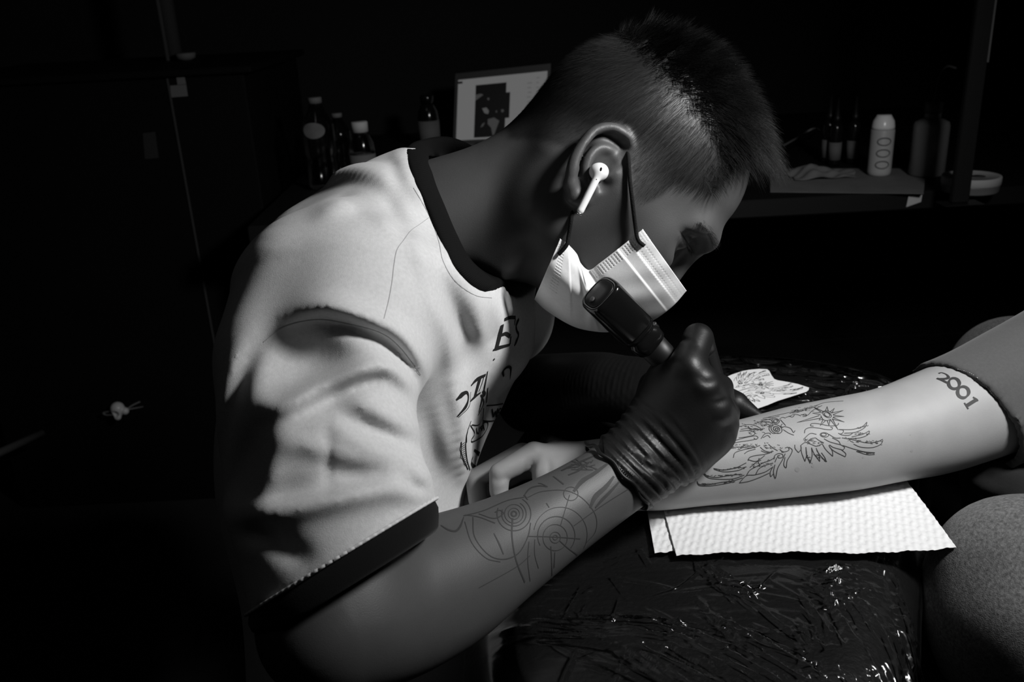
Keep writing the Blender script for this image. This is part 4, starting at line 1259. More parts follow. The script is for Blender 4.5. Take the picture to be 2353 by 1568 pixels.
# the client's head, bowed towards the arm, outside the frame
th_ = math.radians(168); Rz = np.array([[math.cos(th_), -math.sin(th_), 0], [math.sin(th_), math.cos(th_), 0], [0, 0, 1]])
nb_t = W(P(2985, 665, 1.11)) + (0, 0, .05)
hw = (W(hv) - W(NECK_BASE)) @ Rz.T + nb_t
mk('body', np.concatenate([W(cv), hw]), np.concatenate([cf, hf + len(cv)]), MAT.client_skin, client, attr={'scalp': np.concatenate([np.zeros(len(cv)), scalp_w * .97])})
HEM_C = P(2213, 962, AR[8][0][2]); HEM_N = unit(np.array([-.80, .52, -.30]))
def build_client_shirt():
    f = Field((.36, -.22, .72), (1.12, .50, 1.30), .0034)
    rows = [(AR[7][0] + (-.03, .015, 0), .056, .056), (AR[8][0] + (.004, .002, 0), .057, .058), (AR[9][0], .061, .062), (AR[10][0], .067, .067), (P(2640, 720, 1.02), .08, .08)]
    sl = loft(rows, (0, 1, .3), .3)
    f.add(sl)
    X, Y, Z = f.ax[0][:, None, None], f.ax[1][None, :, None], f.ax[2][None, None, :]
    # torso beyond the frame
    f.add(loft([(P(2930, 665, 1.12), .15, .09), (P(2900, 900, 1.11), .19, .12), (P(2820, 1250, 1.08), .18, .13), (P(2740, 1480, 1.06), .18, .14)], (.2, 0, 1)), .06)
    for q, r, a in (([(2300, 1010), (2330, 985), (2360, 970)], .010, .005), ([(2240, 900), (2290, 870), (2350, 850)], .012, .002), ([(2300, 1075), (2340, 1085)], .01, .004)):
        f.line(q, r, a)
    pl = X * HEM_N[0] + Y * HEM_N[1] + Z * HEM_N[2] - float(HEM_C @ HEM_N)
    inn = loft(rows, (0, 1, .3), .3, -.0055).f(X, Y, Z)
    f.D = np.maximum(f.D, pl.astype(np.float32)); f.D = np.maximum(f.D, -np.maximum(inn, -(pl + .03)).astype(np.float32))
    return f.mesh(3)
v, f = build_client_shirt()
cshirt = mk('shirt', W(v), f, MAT.client_shirt, client, label='plain grey short-sleeved shirt')
cshirt_bvh = bvh_of(v, f)
def build_client_trousers():
    f = Field((.28, -.06, .50), (1.25, 1.0, 1.75), .006)
    k1, a1, h1 = P(2388, 1392, .735), P(2400, 2250, .80), P(2820, 1480, 1.02)
    f.add(cone(h1, k1, .095, .080)); f.add(cone(k1, P(2390, 1800, .76), .078, .06), .04)
    f.add(cone(P(2390, 1800, .76), a1, .06, .05), .03)
    k2 = P(2330, 872, 1.30)
    f.add(cone(P(2760, 1300, 1.15), k2, .095, .083), .03); f.add(cone(k2, P(2310, 1500, 1.45), .078, .05), .04)
    f.add(ellipsoid(P(2790, 1450, 1.08), (.17, .13, .19), None), .06)
    for q, r, a in (([(2150, 1300), (2210, 1200), (2300, 1150)], .02, .004), ([(2160, 1400), (2230, 1330), (2340, 1290)], .02, -.004), ([(2250, 1500), (2310, 1420), (2350, 1390)], .02, .004), ([(2200, 800), (2260, 790), (2330, 780)], .02, -.003)):
        f.line(q, r, a)
    return f.mesh(3)
v, f = build_client_trousers()
mk('trousers', W(v), f, MAT.jeans, client, label='dark grey mottled trousers')
# dark shirt tail between arm and thigh
def build_tail():
    f = Field(P(2230, 1060, .80) - .05, P(2520, 1200, .92) + .05, .004)
    f.add(cone(P(2290, 1100, .83), P(2480, 1130, .87), .018, .03)); f.add(cone(P(2250, 1105, .84), P(2330, 1130, .82), .010, .014), .015)
    f.line([(2250, 1085), (2290, 1105), (2353, 1120)], .006, -.004); f.line([(2280, 1125), (2320, 1110), (2353, 1095)], .006, .004)
    return f.mesh(2)
v, f = build_tail()
mk('shirt_tail', W(v), f, MAT.trousers, client, label='dark bunched fabric under the arm')
print('client', time.time() - T0)

# ------------------------------------------------------------------ ink, print and seams: thin ribbons laid on the surface
def ink(name, bvh, strokes, mat, parent, off=.00022, step=3.0, label=None, maxjump=.012, thick=1.0, **props):
    """strokes: (points px, width px or list) -> one mesh of ribbons following the surface"""
    vs, fs = [], []; b = 0
    for pts, wd in strokes:
        pts = np.array(pts, float)
        L = np.linalg.norm(np.diff(pts, axis=0), axis=1).sum()
        q = spline(pts, max(4, int(L / step))) if len(pts) > 2 else np.linspace(pts[0], pts[1], max(3, int(L / step)))
        wd = [x * thick for x in wd] if hasattr(wd, '__len__') else wd * thick
        seg = []
        for x, y in q:
            p, nn = cast(bvh, x, y)
            if p is None or (seg and seg[-1] is not None and abs(seg[-1][0][2] - p[2]) > maxjump): seg.append(None); continue
            if nn @ p > 0: nn = -nn
            seg.append((p, nn))
        n = len(seg)
        def wfun(t):
            if hasattr(wd, '__len__'): return float(np.interp(t, np.linspace(0, 1, len(wd)), wd))
            return wd
        prev = None
        for i in range(n):
            if seg[i] is None: prev = None; continue
            p, nn = seg[i]
            o1 = seg[i + 1][0] if i + 1 < n and seg[i + 1] is not None else None
            o0 = seg[i - 1][0] if i > 0 and seg[i - 1] is not None else None
            t = (o1 if o1 is not None else p) - (o0 if o0 is not None else p)
            if np.linalg.norm(t) < 1e-9: prev = None; continue
            s = unit(np.cross(unit(t), nn)); h = wfun(i / max(n - 1, 1)) * p[2] / FPX / 2
            c = p + nn * off
            vs += [c + s * h, c - s * h]
            if prev is not None: fs.append((prev, prev + 1, b + 1, b))
            prev = b; b += 2
    if not fs: return None
    return mk(name, W(np.array(vs)), fs, mat, parent, kind='stuff', **({'label': label} if label else {}))
def cr(ox, oy, sc, strokes, k=1.0):
    return [([(ox + x / sc, oy + y / sc) for x, y in p], w) for p, w in strokes]
def ell(cx, cy, rx, ry, rot=0, a0=0, a1=360, n=20):
    r = math.radians(rot); o = []
    for i in range(n + 1):
        t = math.radians(a0 + (a1 - a0) * i / n); x, y = rx * math.cos(t), ry * math.sin(t)
        o.append((cx + x * math.cos(r) - y * math.sin(r), cy + x * math.sin(r) + y * math.cos(r)))
    return o
def leaf(tip, b1, b2, bow=.22):
    tip, b1, b2 = map(np.array, (tip, b1, b2)); c = (b1 + b2) / 2; o = []
    for b in (b1, b2):
        m = (b + tip) / 2 + (b - c) * bow * 2.2
        o.append([tuple(b), tuple(m), tuple(tip)])
    return [(x, 1.7) for x in o]
T = []
def A(*pts, w=1.6): T.append((list(pts), w))
# sun with an eye
A(*ell(1415, 440, 50, 28, 28)); A(*ell(1415, 440, 32, 20, 28)); A((1345, 450), (1372, 492), (1412, 503), (1455, 490)); A((1350, 425), (1380, 402), (1430, 402), (1470, 425))
for tip, b1, b2 in (((1090, 525), (1330, 450), (1345, 478)), ((1255, 425), (1345, 415), (1345, 440)), ((1270, 362), (1350, 412), (1365, 402)), ((1415, 352), (1395, 405), (1428, 405)), ((1495, 370), (1450, 408), (1465, 425)), ((1590, 395), (1468, 420), (1478, 440)), ((1600, 460), (1480, 445), (1480, 465)), ((1602, 520), (1475, 470), (1468, 488)), ((1535, 605), (1450, 492), (1470, 482)), ((1435, 560), (1415, 500), (1445, 500)), ((1340, 560), (1372, 490), (1402, 500)), ((1325, 500), (1350, 470), (1368, 488))):
    A(b1, tip, w=[2.0, .8]); A(b2, tip, w=[2.0, .8])
# right wing
for q in (((1105, 850), (1065, 765), (1130, 770)), ((1175, 945), (1130, 770), (1185, 790)), ((1230, 965), (1185, 790), (1245, 795)), ((1335, 945), (1245, 795), (1295, 800)), ((1405, 950), (1300, 822), (1352, 850)), ((1475, 890), (1362, 755), (1432, 770)), ((1610, 895), (1440, 790), (1560, 812)), ((1585, 822), (1440, 765), (1562, 765)), ((1560, 765), (1380, 700), (1470, 690))):
    T += leaf(*q)
for q in ([(1545, 600), (1680, 600), (1790, 570), (1845, 520)], [(1845, 525), (1820, 580), (1720, 630), (1600, 640)], [(1680, 680), (1800, 650), (1870, 615)], [(1875, 620), (1850, 660), (1770, 690), (1660, 698)], [(1575, 690), (1700, 712), (1850, 745), (1960, 730), (2015, 705)], [(2018, 715), (1990, 762), (1900, 795), (1780, 790), (1700, 758)], [(1580, 770), (1700, 810), (1820, 840), (1930, 850)], [(1928, 870), (1840, 870), (1730, 835)],
          [(1170, 640), (1180, 600), (1230, 580), (1320, 585), (1400, 600), (1460, 602), (1472, 582), (1450, 575)], [(1268, 565), (1238, 560), (1242, 540), (1275, 535), (1330, 540), (1450, 562), (1528, 552), (1538, 530)], [(1160, 705), (1230, 645), (1300, 652)], [(1430, 650), (1500, 690), (1560, 692)], [(1540, 600), (1590, 610), (1580, 640), (1550, 650)], [(1535, 640), (1580, 660), (1650, 662), (1690, 640)], [(1130, 770), (1180, 740), (1240, 760), (1300, 780), (1360, 755)], [(1200, 730), (1240, 700), (1290, 690)], [(1290, 690), (1330, 720), (1380, 745)]):
    A(*q)
A(*ell(1385, 658, 46, 24, 5)); A(*ell(1378, 655, 28, 15, 5))
# centre heads
A(*ell(868, 596, 36, 26, 25), w=2); A(*ell(868, 596, 62, 44, 25), w=1.8); A(*ell(870, 598, 16, 12, 25), w=2.2); A(*ell(858, 510, 22, 16), w=2); A(*ell(858, 510, 40, 27, 10), w=1.8)
for q in ([(800, 560), (788, 600), (828, 642), (890, 637)], [(920, 580), (960, 570), (1020, 590), (1050, 632), (1068, 612)], [(940, 602), (1000, 640), (1055, 662)], [(900, 490), (930, 470), (968, 478)], [(910, 495), (950, 540), (968, 560)], [(970, 470), (1010, 458), (1050, 440), (1100, 442), (1132, 455)], [(1000, 455), (1040, 467), (1062, 445)], [(1130, 440), (1200, 447), (1250, 402), (1300, 372), (1360, 342)], [(1150, 462), (1192, 455), (1182, 435), (1150, 440)], [(720, 482), (850, 452), (950, 430), (1080, 400), (1200, 370), (1300, 340), (1400, 308), (1590, 292)], [(1270, 358), (1330, 385), (1385, 412)],
          [(470, 572), (560, 548), (640, 560), (700, 592)], [(560, 565), (585, 600), (640, 590), (690, 600), (740, 590)], [(460, 692), (540, 680), (618, 662), (634, 636), (600, 624), (572, 640), (600, 652)], [(380, 732), (480, 702), (560, 682), (640, 670), (668, 690), (645, 708), (622, 692)], [(340, 782), (430, 742), (560, 722), (660, 702)], [(330, 802), (450, 790), (600, 800), (690, 772)], [(400, 905), (420, 852), (500, 822), (600, 802)], [(520, 862), (560, 835), (640, 812)], [(700, 500), (760, 490), (820, 500)], [(690, 530), (760, 512), (830, 535)], [(700, 560), (770, 545), (800, 560)], [(620, 545), (680, 520), (740, 500), (830, 480)], [(480, 600), (560, 590), (640, 600), (720, 605)], [(470, 620), (540, 612), (600, 610)], [(700, 700), (740, 650), (790, 640), (805, 655)], [(720, 690), (770, 665), (800, 690)],
          [(930, 540), (915, 565), (940, 580)], [(1010, 430), (1080, 405), (1160, 395)], [(1040, 425), (1110, 412), (1190, 385), (1260, 360)], [(1060, 400), (1085, 385), (1110, 395)], [(760, 470), (840, 470), (900, 455)]):
    A(*q)
# lower wing
for q in ([(560, 937), (580, 900), (650, 880), (730, 870), (800, 852)], [(556, 925), (640, 945), (700, 912), (740, 880)], [(905, 822), (950, 842), (1002, 822), (990, 792), (960, 800)], [(1000, 790), (1037, 820), (1022, 870), (982, 940), (972, 1012), (946, 980), (960, 900)], [(850, 980), (835, 1060), (855, 1127), (880, 1020), (930, 930), (962, 860)], [(830, 1000), (800, 1060), (805, 1107), (832, 1080)], [(465, 1177), (540, 1100), (630, 1090), (740, 1060), (820, 1010)], [(465, 1177), (560, 1162), (680, 1120), (790, 1070)], [(185, 1020), (300, 1037), (430, 1012), (540, 960)], [(190, 1030), (300, 1057), (450, 1042), (540, 1002)], [(75, 1060), (120, 1100), (220, 1117), (350, 1097), (480, 1082)], [(70, 1075), (130, 1122), (250, 1137), (400, 1132), (520, 1092)], [(8, 1160), (30, 1190), (120, 1197), (260, 1172), (400, 1152), (500, 1122)], [(8, 1175), (40, 1207), (150, 1209), (300, 1187), (420, 1162)],
          [(540, 1100), (580, 1040), (650, 1000), (720, 962), (800, 932), (850, 900)], [(640, 1090), (680, 1022), (760, 982), (830, 962)], [(840, 922), (850, 880), (890, 860), (932, 870), (932, 900), (892, 907), (880, 885), (905, 882)], [(850, 952), (872, 902)], [(680, 910), (670, 950), (690, 985)], [(580, 1010), (640, 960), (700, 930)], [(700, 830), (760, 850), (830, 835)], [(690, 790), (740, 830), (820, 850)], [(780, 760), (830, 800), (880, 830)]):
    A(*q, w=1.7)
rs = random.Random(3)
for (x0, y0), (x1, y1), sp, n in (((1600, 700), (1990, 745), 18, 36), ((1700, 640), (1860, 650), 10, 14), ((1730, 590), (1840, 560), 12, 14), ((1720, 830), (1920, 862), 8, 16), ((100, 1100), (480, 1090), 10, 30), ((40, 1192), (400, 1165), 8, 26), ((220, 1040), (520, 1010), 9, 24), ((350, 800), (650, 780), 22, 50), ((700, 780), (900, 820), 30, 24), ((1180, 850), (1240, 940), 14, 14), ((1260, 860), (1390, 930), 14, 16), ((620, 520), (830, 560), 28, 34), ((480, 560), (700, 620), 26, 26), ((1020, 410), (1300, 370), 22, 30), ((1150, 720), (1350, 740), 26, 26), ((560, 1000), (800, 960), 26, 20)):
    for _ in range(n):
        t = rs.random(); x, y = x0 + (x1 - x0) * t + rs.gauss(0, sp * .6), y0 + (y1 - y0) * t + rs.gauss(0, sp * .6)
        dx, dy = (x1 - x0), (y1 - y0); l = math.hypot(dx, dy); dx, dy = dx / l, dy / l; L = rs.uniform(12, 34); an = rs.gauss(0, .5)
        A((x, y), (x + L * .5 * (dx - an * dy), y + L * .5 * (dy + an * dx)), (x + L * dx, y + L * dy), w=rs.uniform(.6, 1.2))
TAT = cr(1600, 860, 4.706, T)
ink('tattoo', client_bvh, TAT, MAT.ink, client, thick=1.0, step=1.3, label='fresh black line tattoo of winged faces and a rayed sun')
# the number above the elbow
def glyph(strokes, c, ang, sx, sy):
    a = math.radians(ang); o = []
    for p, w in strokes:
        o.append(([(c[0] + x * sx * math.cos(a) + y * sy * math.sin(a), c[1] + x * sx * math.sin(a) - y * sy * math.cos(a)) for x, y in p], w))
    return o
two = [([(-.45, .25), (-.25, .5), (.15, .5), (.35, .25), (.2, -.05), (-.15, -.3), (-.45, -.5)], [5, 3, 4, 7, 7, 5, 4]), ([(-.45, -.45), (0, -.42), (.45, -.5), (.5, -.3)], [6, 8, 6, 2])]
zero = [(ell(0, 0, .42, .46, 0), [4, 8, 9, 8, 4, 8, 9, 8, 4])]
one = [([(0, .5), (0, -.5)], [8, 8]), ([(-.28, -.5), (.28, -.5)], [4, 4]), ([(-.3, .34), (0, .5), (.16, .52)], [4, 5, 4])]
NUM = glyph(two, (2168, 868), 22, 30, 17) + glyph(zero, (2192, 882), 36, 30, 26) + glyph(zero, (2213, 902), 48, 30, 28) + glyph(one, (2232, 926), 58, 30, 28)
ink('number_tattoo', client_bvh, NUM, MAT.ink, client, off=.0003, step=1.2, label='bold black 2001 tattoo above the elbow')
# same design on the stencil
f_top = [tuple(range(n))]
st_bvh = BVHTree.FromPolygons([tuple(p) for p in toC(top)], [tuple(range(len(ST)))])
def stmap(strokes, fx, fy): return [([(fx(x, y), fy(x, y)) for x, y in p], .75) for p, w in strokes]
sel = [s_ for s_ in T[:len(T)] if min(p[0] for p in s_[0]) > 1040 and min(p[1] for p in s_[0]) > 345]
S1 = stmap(sel, lambda x, y: 1748 + (x - 1415) * .162, lambda x, y: 885 + (y - 440) * .075 - (x - 1415) * .025)
sel2 = [s_ for s_ in sel if min(p[1] for p in s_[0]) > 560]
S2 = stmap(sel2, lambda x, y: 1690 + (x - 1100) * .085, lambda x, y: 893 - (y - 560) * .085 - (x - 1100) * .018)
ink('drawing', st_bvh, S1 + S2, MAT.dark_grey, stencil, off=.0003, step=1.5)
ink('drawn_eyes', st_bvh, [(ell(1748, 885, 4, 1.2, 8), 2.2), (ell(1702, 882, 4, 1.2, -8), 2.2), (ell(1752, 904, 4, 1.2, -8), 2.2), ([(1820, 899), (1835, 895), (1845, 890)], [1, 2.5, 2]), ([(1738, 856), (1725, 860), (1716, 868)], [1.5, 2.5, .8])], MAT.print, stencil, off=.0004, step=1.0)

ink('lash_line', head_bvh, EYE_STROKES, MAT.hair, artist, step=1.5)
# old tattoos on the artist's forearm
B_ = []
def B(*pts, w=2.0): B_.append((list(pts), w))
for r in (20, 45): B(*ell(1215, 955, r, r * 1.05), w=1.8)
B(*ell(1215, 955, 105, 112), w=1.8); B(*ell(1225, 940, 160, 165, 0, 150, 400), w=2.2); B(*ell(1260, 930, 230, 235, 0, 190, 390), w=1.5)
for r, w in ((22, 4), (48, 1.8), (80, 1.8), (105, 2.2), (145, 2.4)): B(*ell(862, 752, r, r, 0, 0 if r < 100 else -60, 360 if r < 100 else 200), w=w)
B((985, 945), (1200, 950), (1430, 966)); B((1340, 590), (1300, 720), (1262, 850)); B((1178, 1030), (1185, 1150), (1190, 1280), w=3); B((1212, 1080), (1206, 1215), w=3); B((1250, 980), (1330, 1050), (1420, 1112), w=2.2)
B((1375, 855), (1620, 680), (1890, 510), w=2.4); B((510, 780), (525, 950), (640, 1100), (770, 1142), (900, 1090), (980, 950), (1005, 830), w=2.6); B((440, 820), (500, 1000), (620, 1130), (745, 1165), w=2.2)
B((850, 790), (845, 950), (880, 1150), (955, 1340), w=4); B((560, 1388), (870, 1215), (1000, 1110), w=1.8); B((690, 920), (735, 1010), (772, 1100), w=[2, 5, 3]); B((1040, 970), (1040, 1100), (1072, 1220), w=2); B((990, 990), (980, 1150), (1000, 1330), w=2)
B(*ell(1350, 580, 62, 58), w=2); B((980, 612), (1100, 562), (1300, 552), (1450, 620), (1560, 760), (1562, 900), (1480, 1002), w=2)
B((235, 850), (300, 890), (360, 900), (400, 862), (432, 780), w=[3, 6, 6, 5, 2]); B((440, 762), (560, 780), (700, 832), w=3); B((560, 752), (690, 792), (770, 752), (740, 722), (700, 740), w=3); B((945, 600), (1000, 535), (1080, 512), (1150, 522), w=[2, 5, 5, 2]); B((1150, 520), (1100, 495), (1070, 490), w=3); B((950, 590), (980, 632), w=3); B((430, 770), (600, 725), (800, 640), (950, 610), w=3)
for q, w in (([(1515, 700), (1560, 605), (1650, 520), (1720, 430)], [6, 12, 10, 5]), ([(1375, 560), (1450, 470), (1560, 400), (1680, 310)], [6, 11, 9, 5]), ([(1560, 700), (1620, 630), (1690, 560), (1780, 460)], [4, 8, 7, 4]), ([(1270, 382), (1350, 342), (1480, 285), (1560, 250)], [6, 9, 7, 4]), ([(1200, 430), (1290, 500)], [3, 4]), ([(1140, 660), (1165, 700)], [3, 2]), ([(1330, 420), (1420, 380), (1500, 320)], [4, 5, 3])):
    B(*q, w=w)
for k in range(14): B((1300 + rs.uniform(0, 260), 260 + rs.uniform(0, 120)), (1320 + rs.uniform(0, 260), 280 + rs.uniform(0, 120)), w=2.2)
ink('tattoo', arm_bvh, cr(950, 980, 3.733, B_), MAT.old_ink, artist, label='faded geometric circle and line tattoo on the forearm')

# print on the t-shirt
C_ = []
def Cc(*pts, w=3.0): C_.append((list(pts), w))
Cc((215, 938), (250, 905), (288, 885), (300, 920), (285, 980), (225, 1055), w=[4, 10, 5, 7, 9, 3]); Cc((318, 880), (305, 985), (232, 1062), w=1.6)
Cc((320, 835), (360, 792), (425, 758), w=[3, 8, 6]); Cc((385, 780), (365, 850), (345, 920), w=10); Cc((313, 950), (345, 918), (388, 885), w=[3, 7, 4]); Cc((412, 772), (395, 830), (375, 880), w=1.8)
Cc((545, 395), (525, 480), (500, 575), w=10); Cc((560, 360), (600, 345), (640, 345), w=6); Cc((640, 350), (632, 400), w=4); Cc((540, 470), (570, 460), (600, 480), w=7); Cc((478, 580), (510, 565), (600, 540), w=[3, 8, 5]); Cc((607, 480), (600, 540), w=4)
Cc((665, 355), (645, 400), (650, 440), (662, 470), (645, 520), (630, 550), w=[5, 8, 5, 5, 8, 3])
Cc((470, 1003), (482, 1060), (494, 1020), (503, 1060), (513, 998), w=3); Cc(*ell(530, 1028, 11, 28), w=3); Cc((430, 980), (490, 975), (550, 966), w=2.6); Cc((405, 1090), (460, 1092), (522, 1080), w=2.6); Cc((410, 1000), (405, 1088), w=2.4)
Cc((315, 1122), (345, 1180), (322, 1228), (335, 1240), (400, 1200), (438, 1135), (436, 1098), (402, 1106), w=2.6); Cc((325, 1120), (375, 1118), (402, 1060), w=2.2)
Cc((358, 1140), (362, 1175), (376, 1178), (380, 1135), w=3); Cc((398, 1128), (386, 1138), (396, 1152), (388, 1165), w=3); Cc((400, 1165), (404, 1115), (416, 1158), w=3); Cc((402, 1145), (412, 1142), w=2)
Cc((555, 770), (550, 732), (580, 702), (605, 712), (600, 790), w=[3, 7, 6, 5, 1]); Cc((490, 640), (480, 652), w=4)
Cc((440, 730), (420, 830), (400, 930), (375, 1030), w=[2, 5, 7, 2]); Cc((440, 850), (430, 960), w=3); Cc((390, 900), (410, 960), (370, 1050), w=3); Cc((405, 870), (420, 900), (395, 920), w=6)
Cc((320, 1090), (290, 1180), (285, 1250), w=[2, 3, 5]); Cc((300, 1140), (282, 1250), (290, 1360), (312, 1445), w=2); Cc((250, 1240), (252, 1330), (298, 1440), w=2)
for k in range(12): Cc((252 + k * 2, 1260 + k * 14), (275 + k * 2, 1245 + k * 14), w=1.6)
Cc((400, 1292), (430, 1232), w=[6, 3]); Cc((342, 1300), (390, 1335), (422, 1330), w=[4, 9, 5]); Cc((335, 1345), (322, 1390), (340, 1418), (372, 1415), w=[2, 6, 6, 2]); Cc((390, 1345), (385, 1375), (410, 1390), w=5); Cc((450, 1330), (490, 1310), (520, 1330), (470, 1350), (450, 1330), w=2); Cc((455, 1365), (500, 1355), (530, 1340), w=2)
ink('shirt_print', shirt_bvh, cr(980, 620, 3.1375, C_), MAT.print, shirt, off=.0004, step=2.0, thick=1.35, label='black lettering and badge print', maxjump=.05)
SE = [([(995, 493), (970, 512), (945, 530), (928, 552), (912, 575), (905, 610), (901, 645), (893, 690), (882, 733)], 1.6),
      ([(606, 786), (652, 752), (725, 735), (798, 744), (874, 765), (920, 800), (966, 862)], 2.0),
      ([(950, 432), (968, 462), (990, 505), (1008, 555), (1018, 600), (1045, 645), (1090, 678), (1130, 685)], 1.2)]
ink('seams', shirt_bvh, SE, MAT.seam, shirt, off=.0003, label='stitched shoulder and armhole seams')
MAT.thread = simple('pale_thread', .30, .9, .1)
st_ = []
for off in (0, 22):
    q = spline([(2165 + off, 845), (2215 + off, 862), (2262 + off, 910), (2300 + off, 975), (2320 + off, 1040)], 46)
    st_ += [([tuple(q[i]), tuple((q[i] + q[i + 1]) / 2)], 1.6) for i in range(45)]
ink('hem_stitching', cshirt_bvh, st_, MAT.thread, cshirt, step=1.5)
MAT.vein = simple('skin_mark', .235, .6)
for x, y, r in ((2095, 1037, 3.2), (1983, 1052, 2.0), (2092, 1000, 1.4), (1832, 1080, 5.5), (1868, 1072, 3.5)):
    v, f = patch(client_bvh, x, y, r, r * .9, 0, .00015)
    mk('skin_mark', W(v), f, MAT.vein, client)
print('ink', time.time() - T0)

# ------------------------------------------------------------------ background
DESK_Z = .76
MAT.desk = simple('black_desk', .006, .6, .2); MAT.sheet = simple('grey_table_paper', .16, .8, .2, var=(20, .1))
desk = thing('desk', (0.2, 2.3, 0), 'long black desk along the back wall', 'desk')
yf = float(WZ(1960, 447, DESK_Z)[1])
v, f = bevel_box((-.49, yf - .005, DESK_Z - .035), (2.0, 2.84, DESK_Z), .003); mk('top', v, f, MAT.desk, desk, smooth=False)
for x, y in ((-.47, yf + .05), (1.92, yf + .05), (-.47, 2.76), (1.92, 2.76)):
    v, f = bevel_box((x, y, 0), (x + .05, y + .05, DESK_Z - .035), .003); mk('leg', v, f, MAT.desk, desk, smooth=False)
def prop(o, label, cat, group=None):
    o['label'] = label; o['category'] = cat
    if group: o['group'] = group
    return o
# paper sheet on the desk and its strip of tape
c = [WZ(1770, 388, DESK_Z + .001), WZ(2128, 388, DESK_Z + .001), WZ(2122, 446, DESK_Z + .001), WZ(1770, 442, DESK_Z + .001)]
c = np.array(c); v = np.concatenate([c, c + (0, 0, .0008)]); F8 = [(3, 2, 1, 0), (4, 5, 6, 7), (0, 1, 5, 4), (1, 2, 6, 5), (2, 3, 7, 6), (3, 0, 4, 7)]
prop(mk('table_paper', v, F8, MAT.sheet, smooth=False), 'grey paper sheet spread over the desk under the bottles', 'paper sheet')
MAT.tape = simple('pale_tape', .45, .6, .3)
p0, p1, p2, p3 = [WY(x, y, yf - .008) for x, y in ((2088, 449), (2119, 448), (2116, 464), (2082, 476))]
v = np.array([p0, p1, p2, p3, p0, p1, p2, p3]) + np.array([(0, -.0006, 0)] * 4 + [(0, 0, 0)] * 4)
prop(mk('tape_strip', v, F8, MAT.tape, smooth=False), 'torn strip of pale tape hanging from the desk edge', 'tape')

def bottle_at(px, py): return WZ(px, py, DESK_Z + .0018)
def part(name, base, prof, mat, parent, n=28, **k):
    v, f = lathe(base, (0, 0, 1), prof, n, **k); return mk(name, v, f, mat, parent)
def clear(name, tint, rough=.08):
    m, nt, b = new_mat(name); b.inputs['Base Color'].default_value = g3(tint); b.inputs['Roughness'].default_value = rough
    b.inputs['Transmission Weight'].default_value = .9; b.inputs['IOR'].default_value = 1.3; return m
m, nt, b_ = new_mat('clear_plastic'); nt.nodes.remove(b_)
gl = nt.nodes.new('ShaderNodeBsdfGlossy'); gl.inputs['Roughness'].default_value = .12
tr = nt.nodes.new('ShaderNodeBsdfTransparent'); tr.inputs['Color'].default_value = g3(.72); lw = nt.nodes.new('ShaderNodeFresnel'); lw.inputs['IOR'].default_value = 1.45
mxs = nt.nodes.new('ShaderNodeMixShader'); lk(nt, lw.outputs[0], mxs.inputs[0]); lk(nt, tr.outputs[0], mxs.inputs[1]); lk(nt, gl.outputs[0], mxs.inputs[2]); lk(nt, mxs.outputs[0], nt.nodes['Material Output'].inputs[0])
MAT.pet = m; MAT.frost = simple('frosted_plastic', .16, .35, .5); MAT.white_b = simple('white_bottle', .45, .4, .5); MAT.label = simple('grey_label', .13, .7, .2); MAT.label_l = simple('light_label', .40, .7, .2)
MAT.print_d = simple('label_print', .06, .7, .2)
def px_m(base): return FPX / (toC(base)[2])          # pixels per metre there
# white bottle with raised rings
b = bottle_at(2019, 402); s_ = 1 / px_m(b); Hh = 134 * s_ / .98
t = thing('lotion_bottle', b, 'white lotion bottle with three oval marks standing on the desk', 'bottle')
r = 26 * s_
part('body', b, [(0, r * .85), (.004, r * .97), (.01, r), (Hh * .74, r), (Hh * .76, r * .97)], MAT.white_b, t)
part('cap', b + (0, 0, Hh * .765), [(0, r * .97), (.005, r * .96), (Hh * .13, r * .88), (Hh * .20, r * .66), (Hh * .225, r * .58)], MAT.white_plastic, t)
for k in range(3):
    zz = b[2] + Hh * (.2 + .19 * k)
    an = math.radians(-100); ring = []
    for i in range(25):
        a = 2 * math.pi * i / 24; th = an + .55 * math.cos(a); ring.append((b[0] + (r + .0008) * math.cos(th), b[1] + (r + .0008) * math.sin(th), zz + Hh * .06 * math.sin(a)))
    v, f = tube(np.array(ring), .0012, 5); mk('oval_mark', v, f, MAT.label, t)
# squeeze bottle
b = bottle_at(2128, 402); s_ = 1 / px_m(b); r = 39 * s_
t = thing('squeeze_bottle', b, 'translucent squeeze bottle with bent spout tube on the desk', 'bottle')
Hh = 126 * s_
part('body', b, [(0, r * .9), (.004, r), (Hh * .88, r), (Hh * .95, r * .93), (Hh * 1.0, r * .6), (Hh * 1.01, r * .45)], MAT.frost, t)
part('neck', b + (0, 0, Hh * 1.01), [(0, r * .46), (.012, r * .46)], MAT.label, t)
part('cap', b + (0, 0, Hh * 1.01 + .012), [(0, r * .50), (.018, r * .48), (.021, r * .3)], MAT.dark_grey, t)
z0 = b[2] + Hh * 1.01 + .03
v, f = tube(spline([(b[0], b[1], z0), (b[0] + .004, b[1], z0 + .05), (b[0] + .016, b[1], z0 + .068), (b[0] + .035, b[1], z0 + .064)], 24), .0025, 8); mk('spout', v, f, MAT.dark_grey, t)
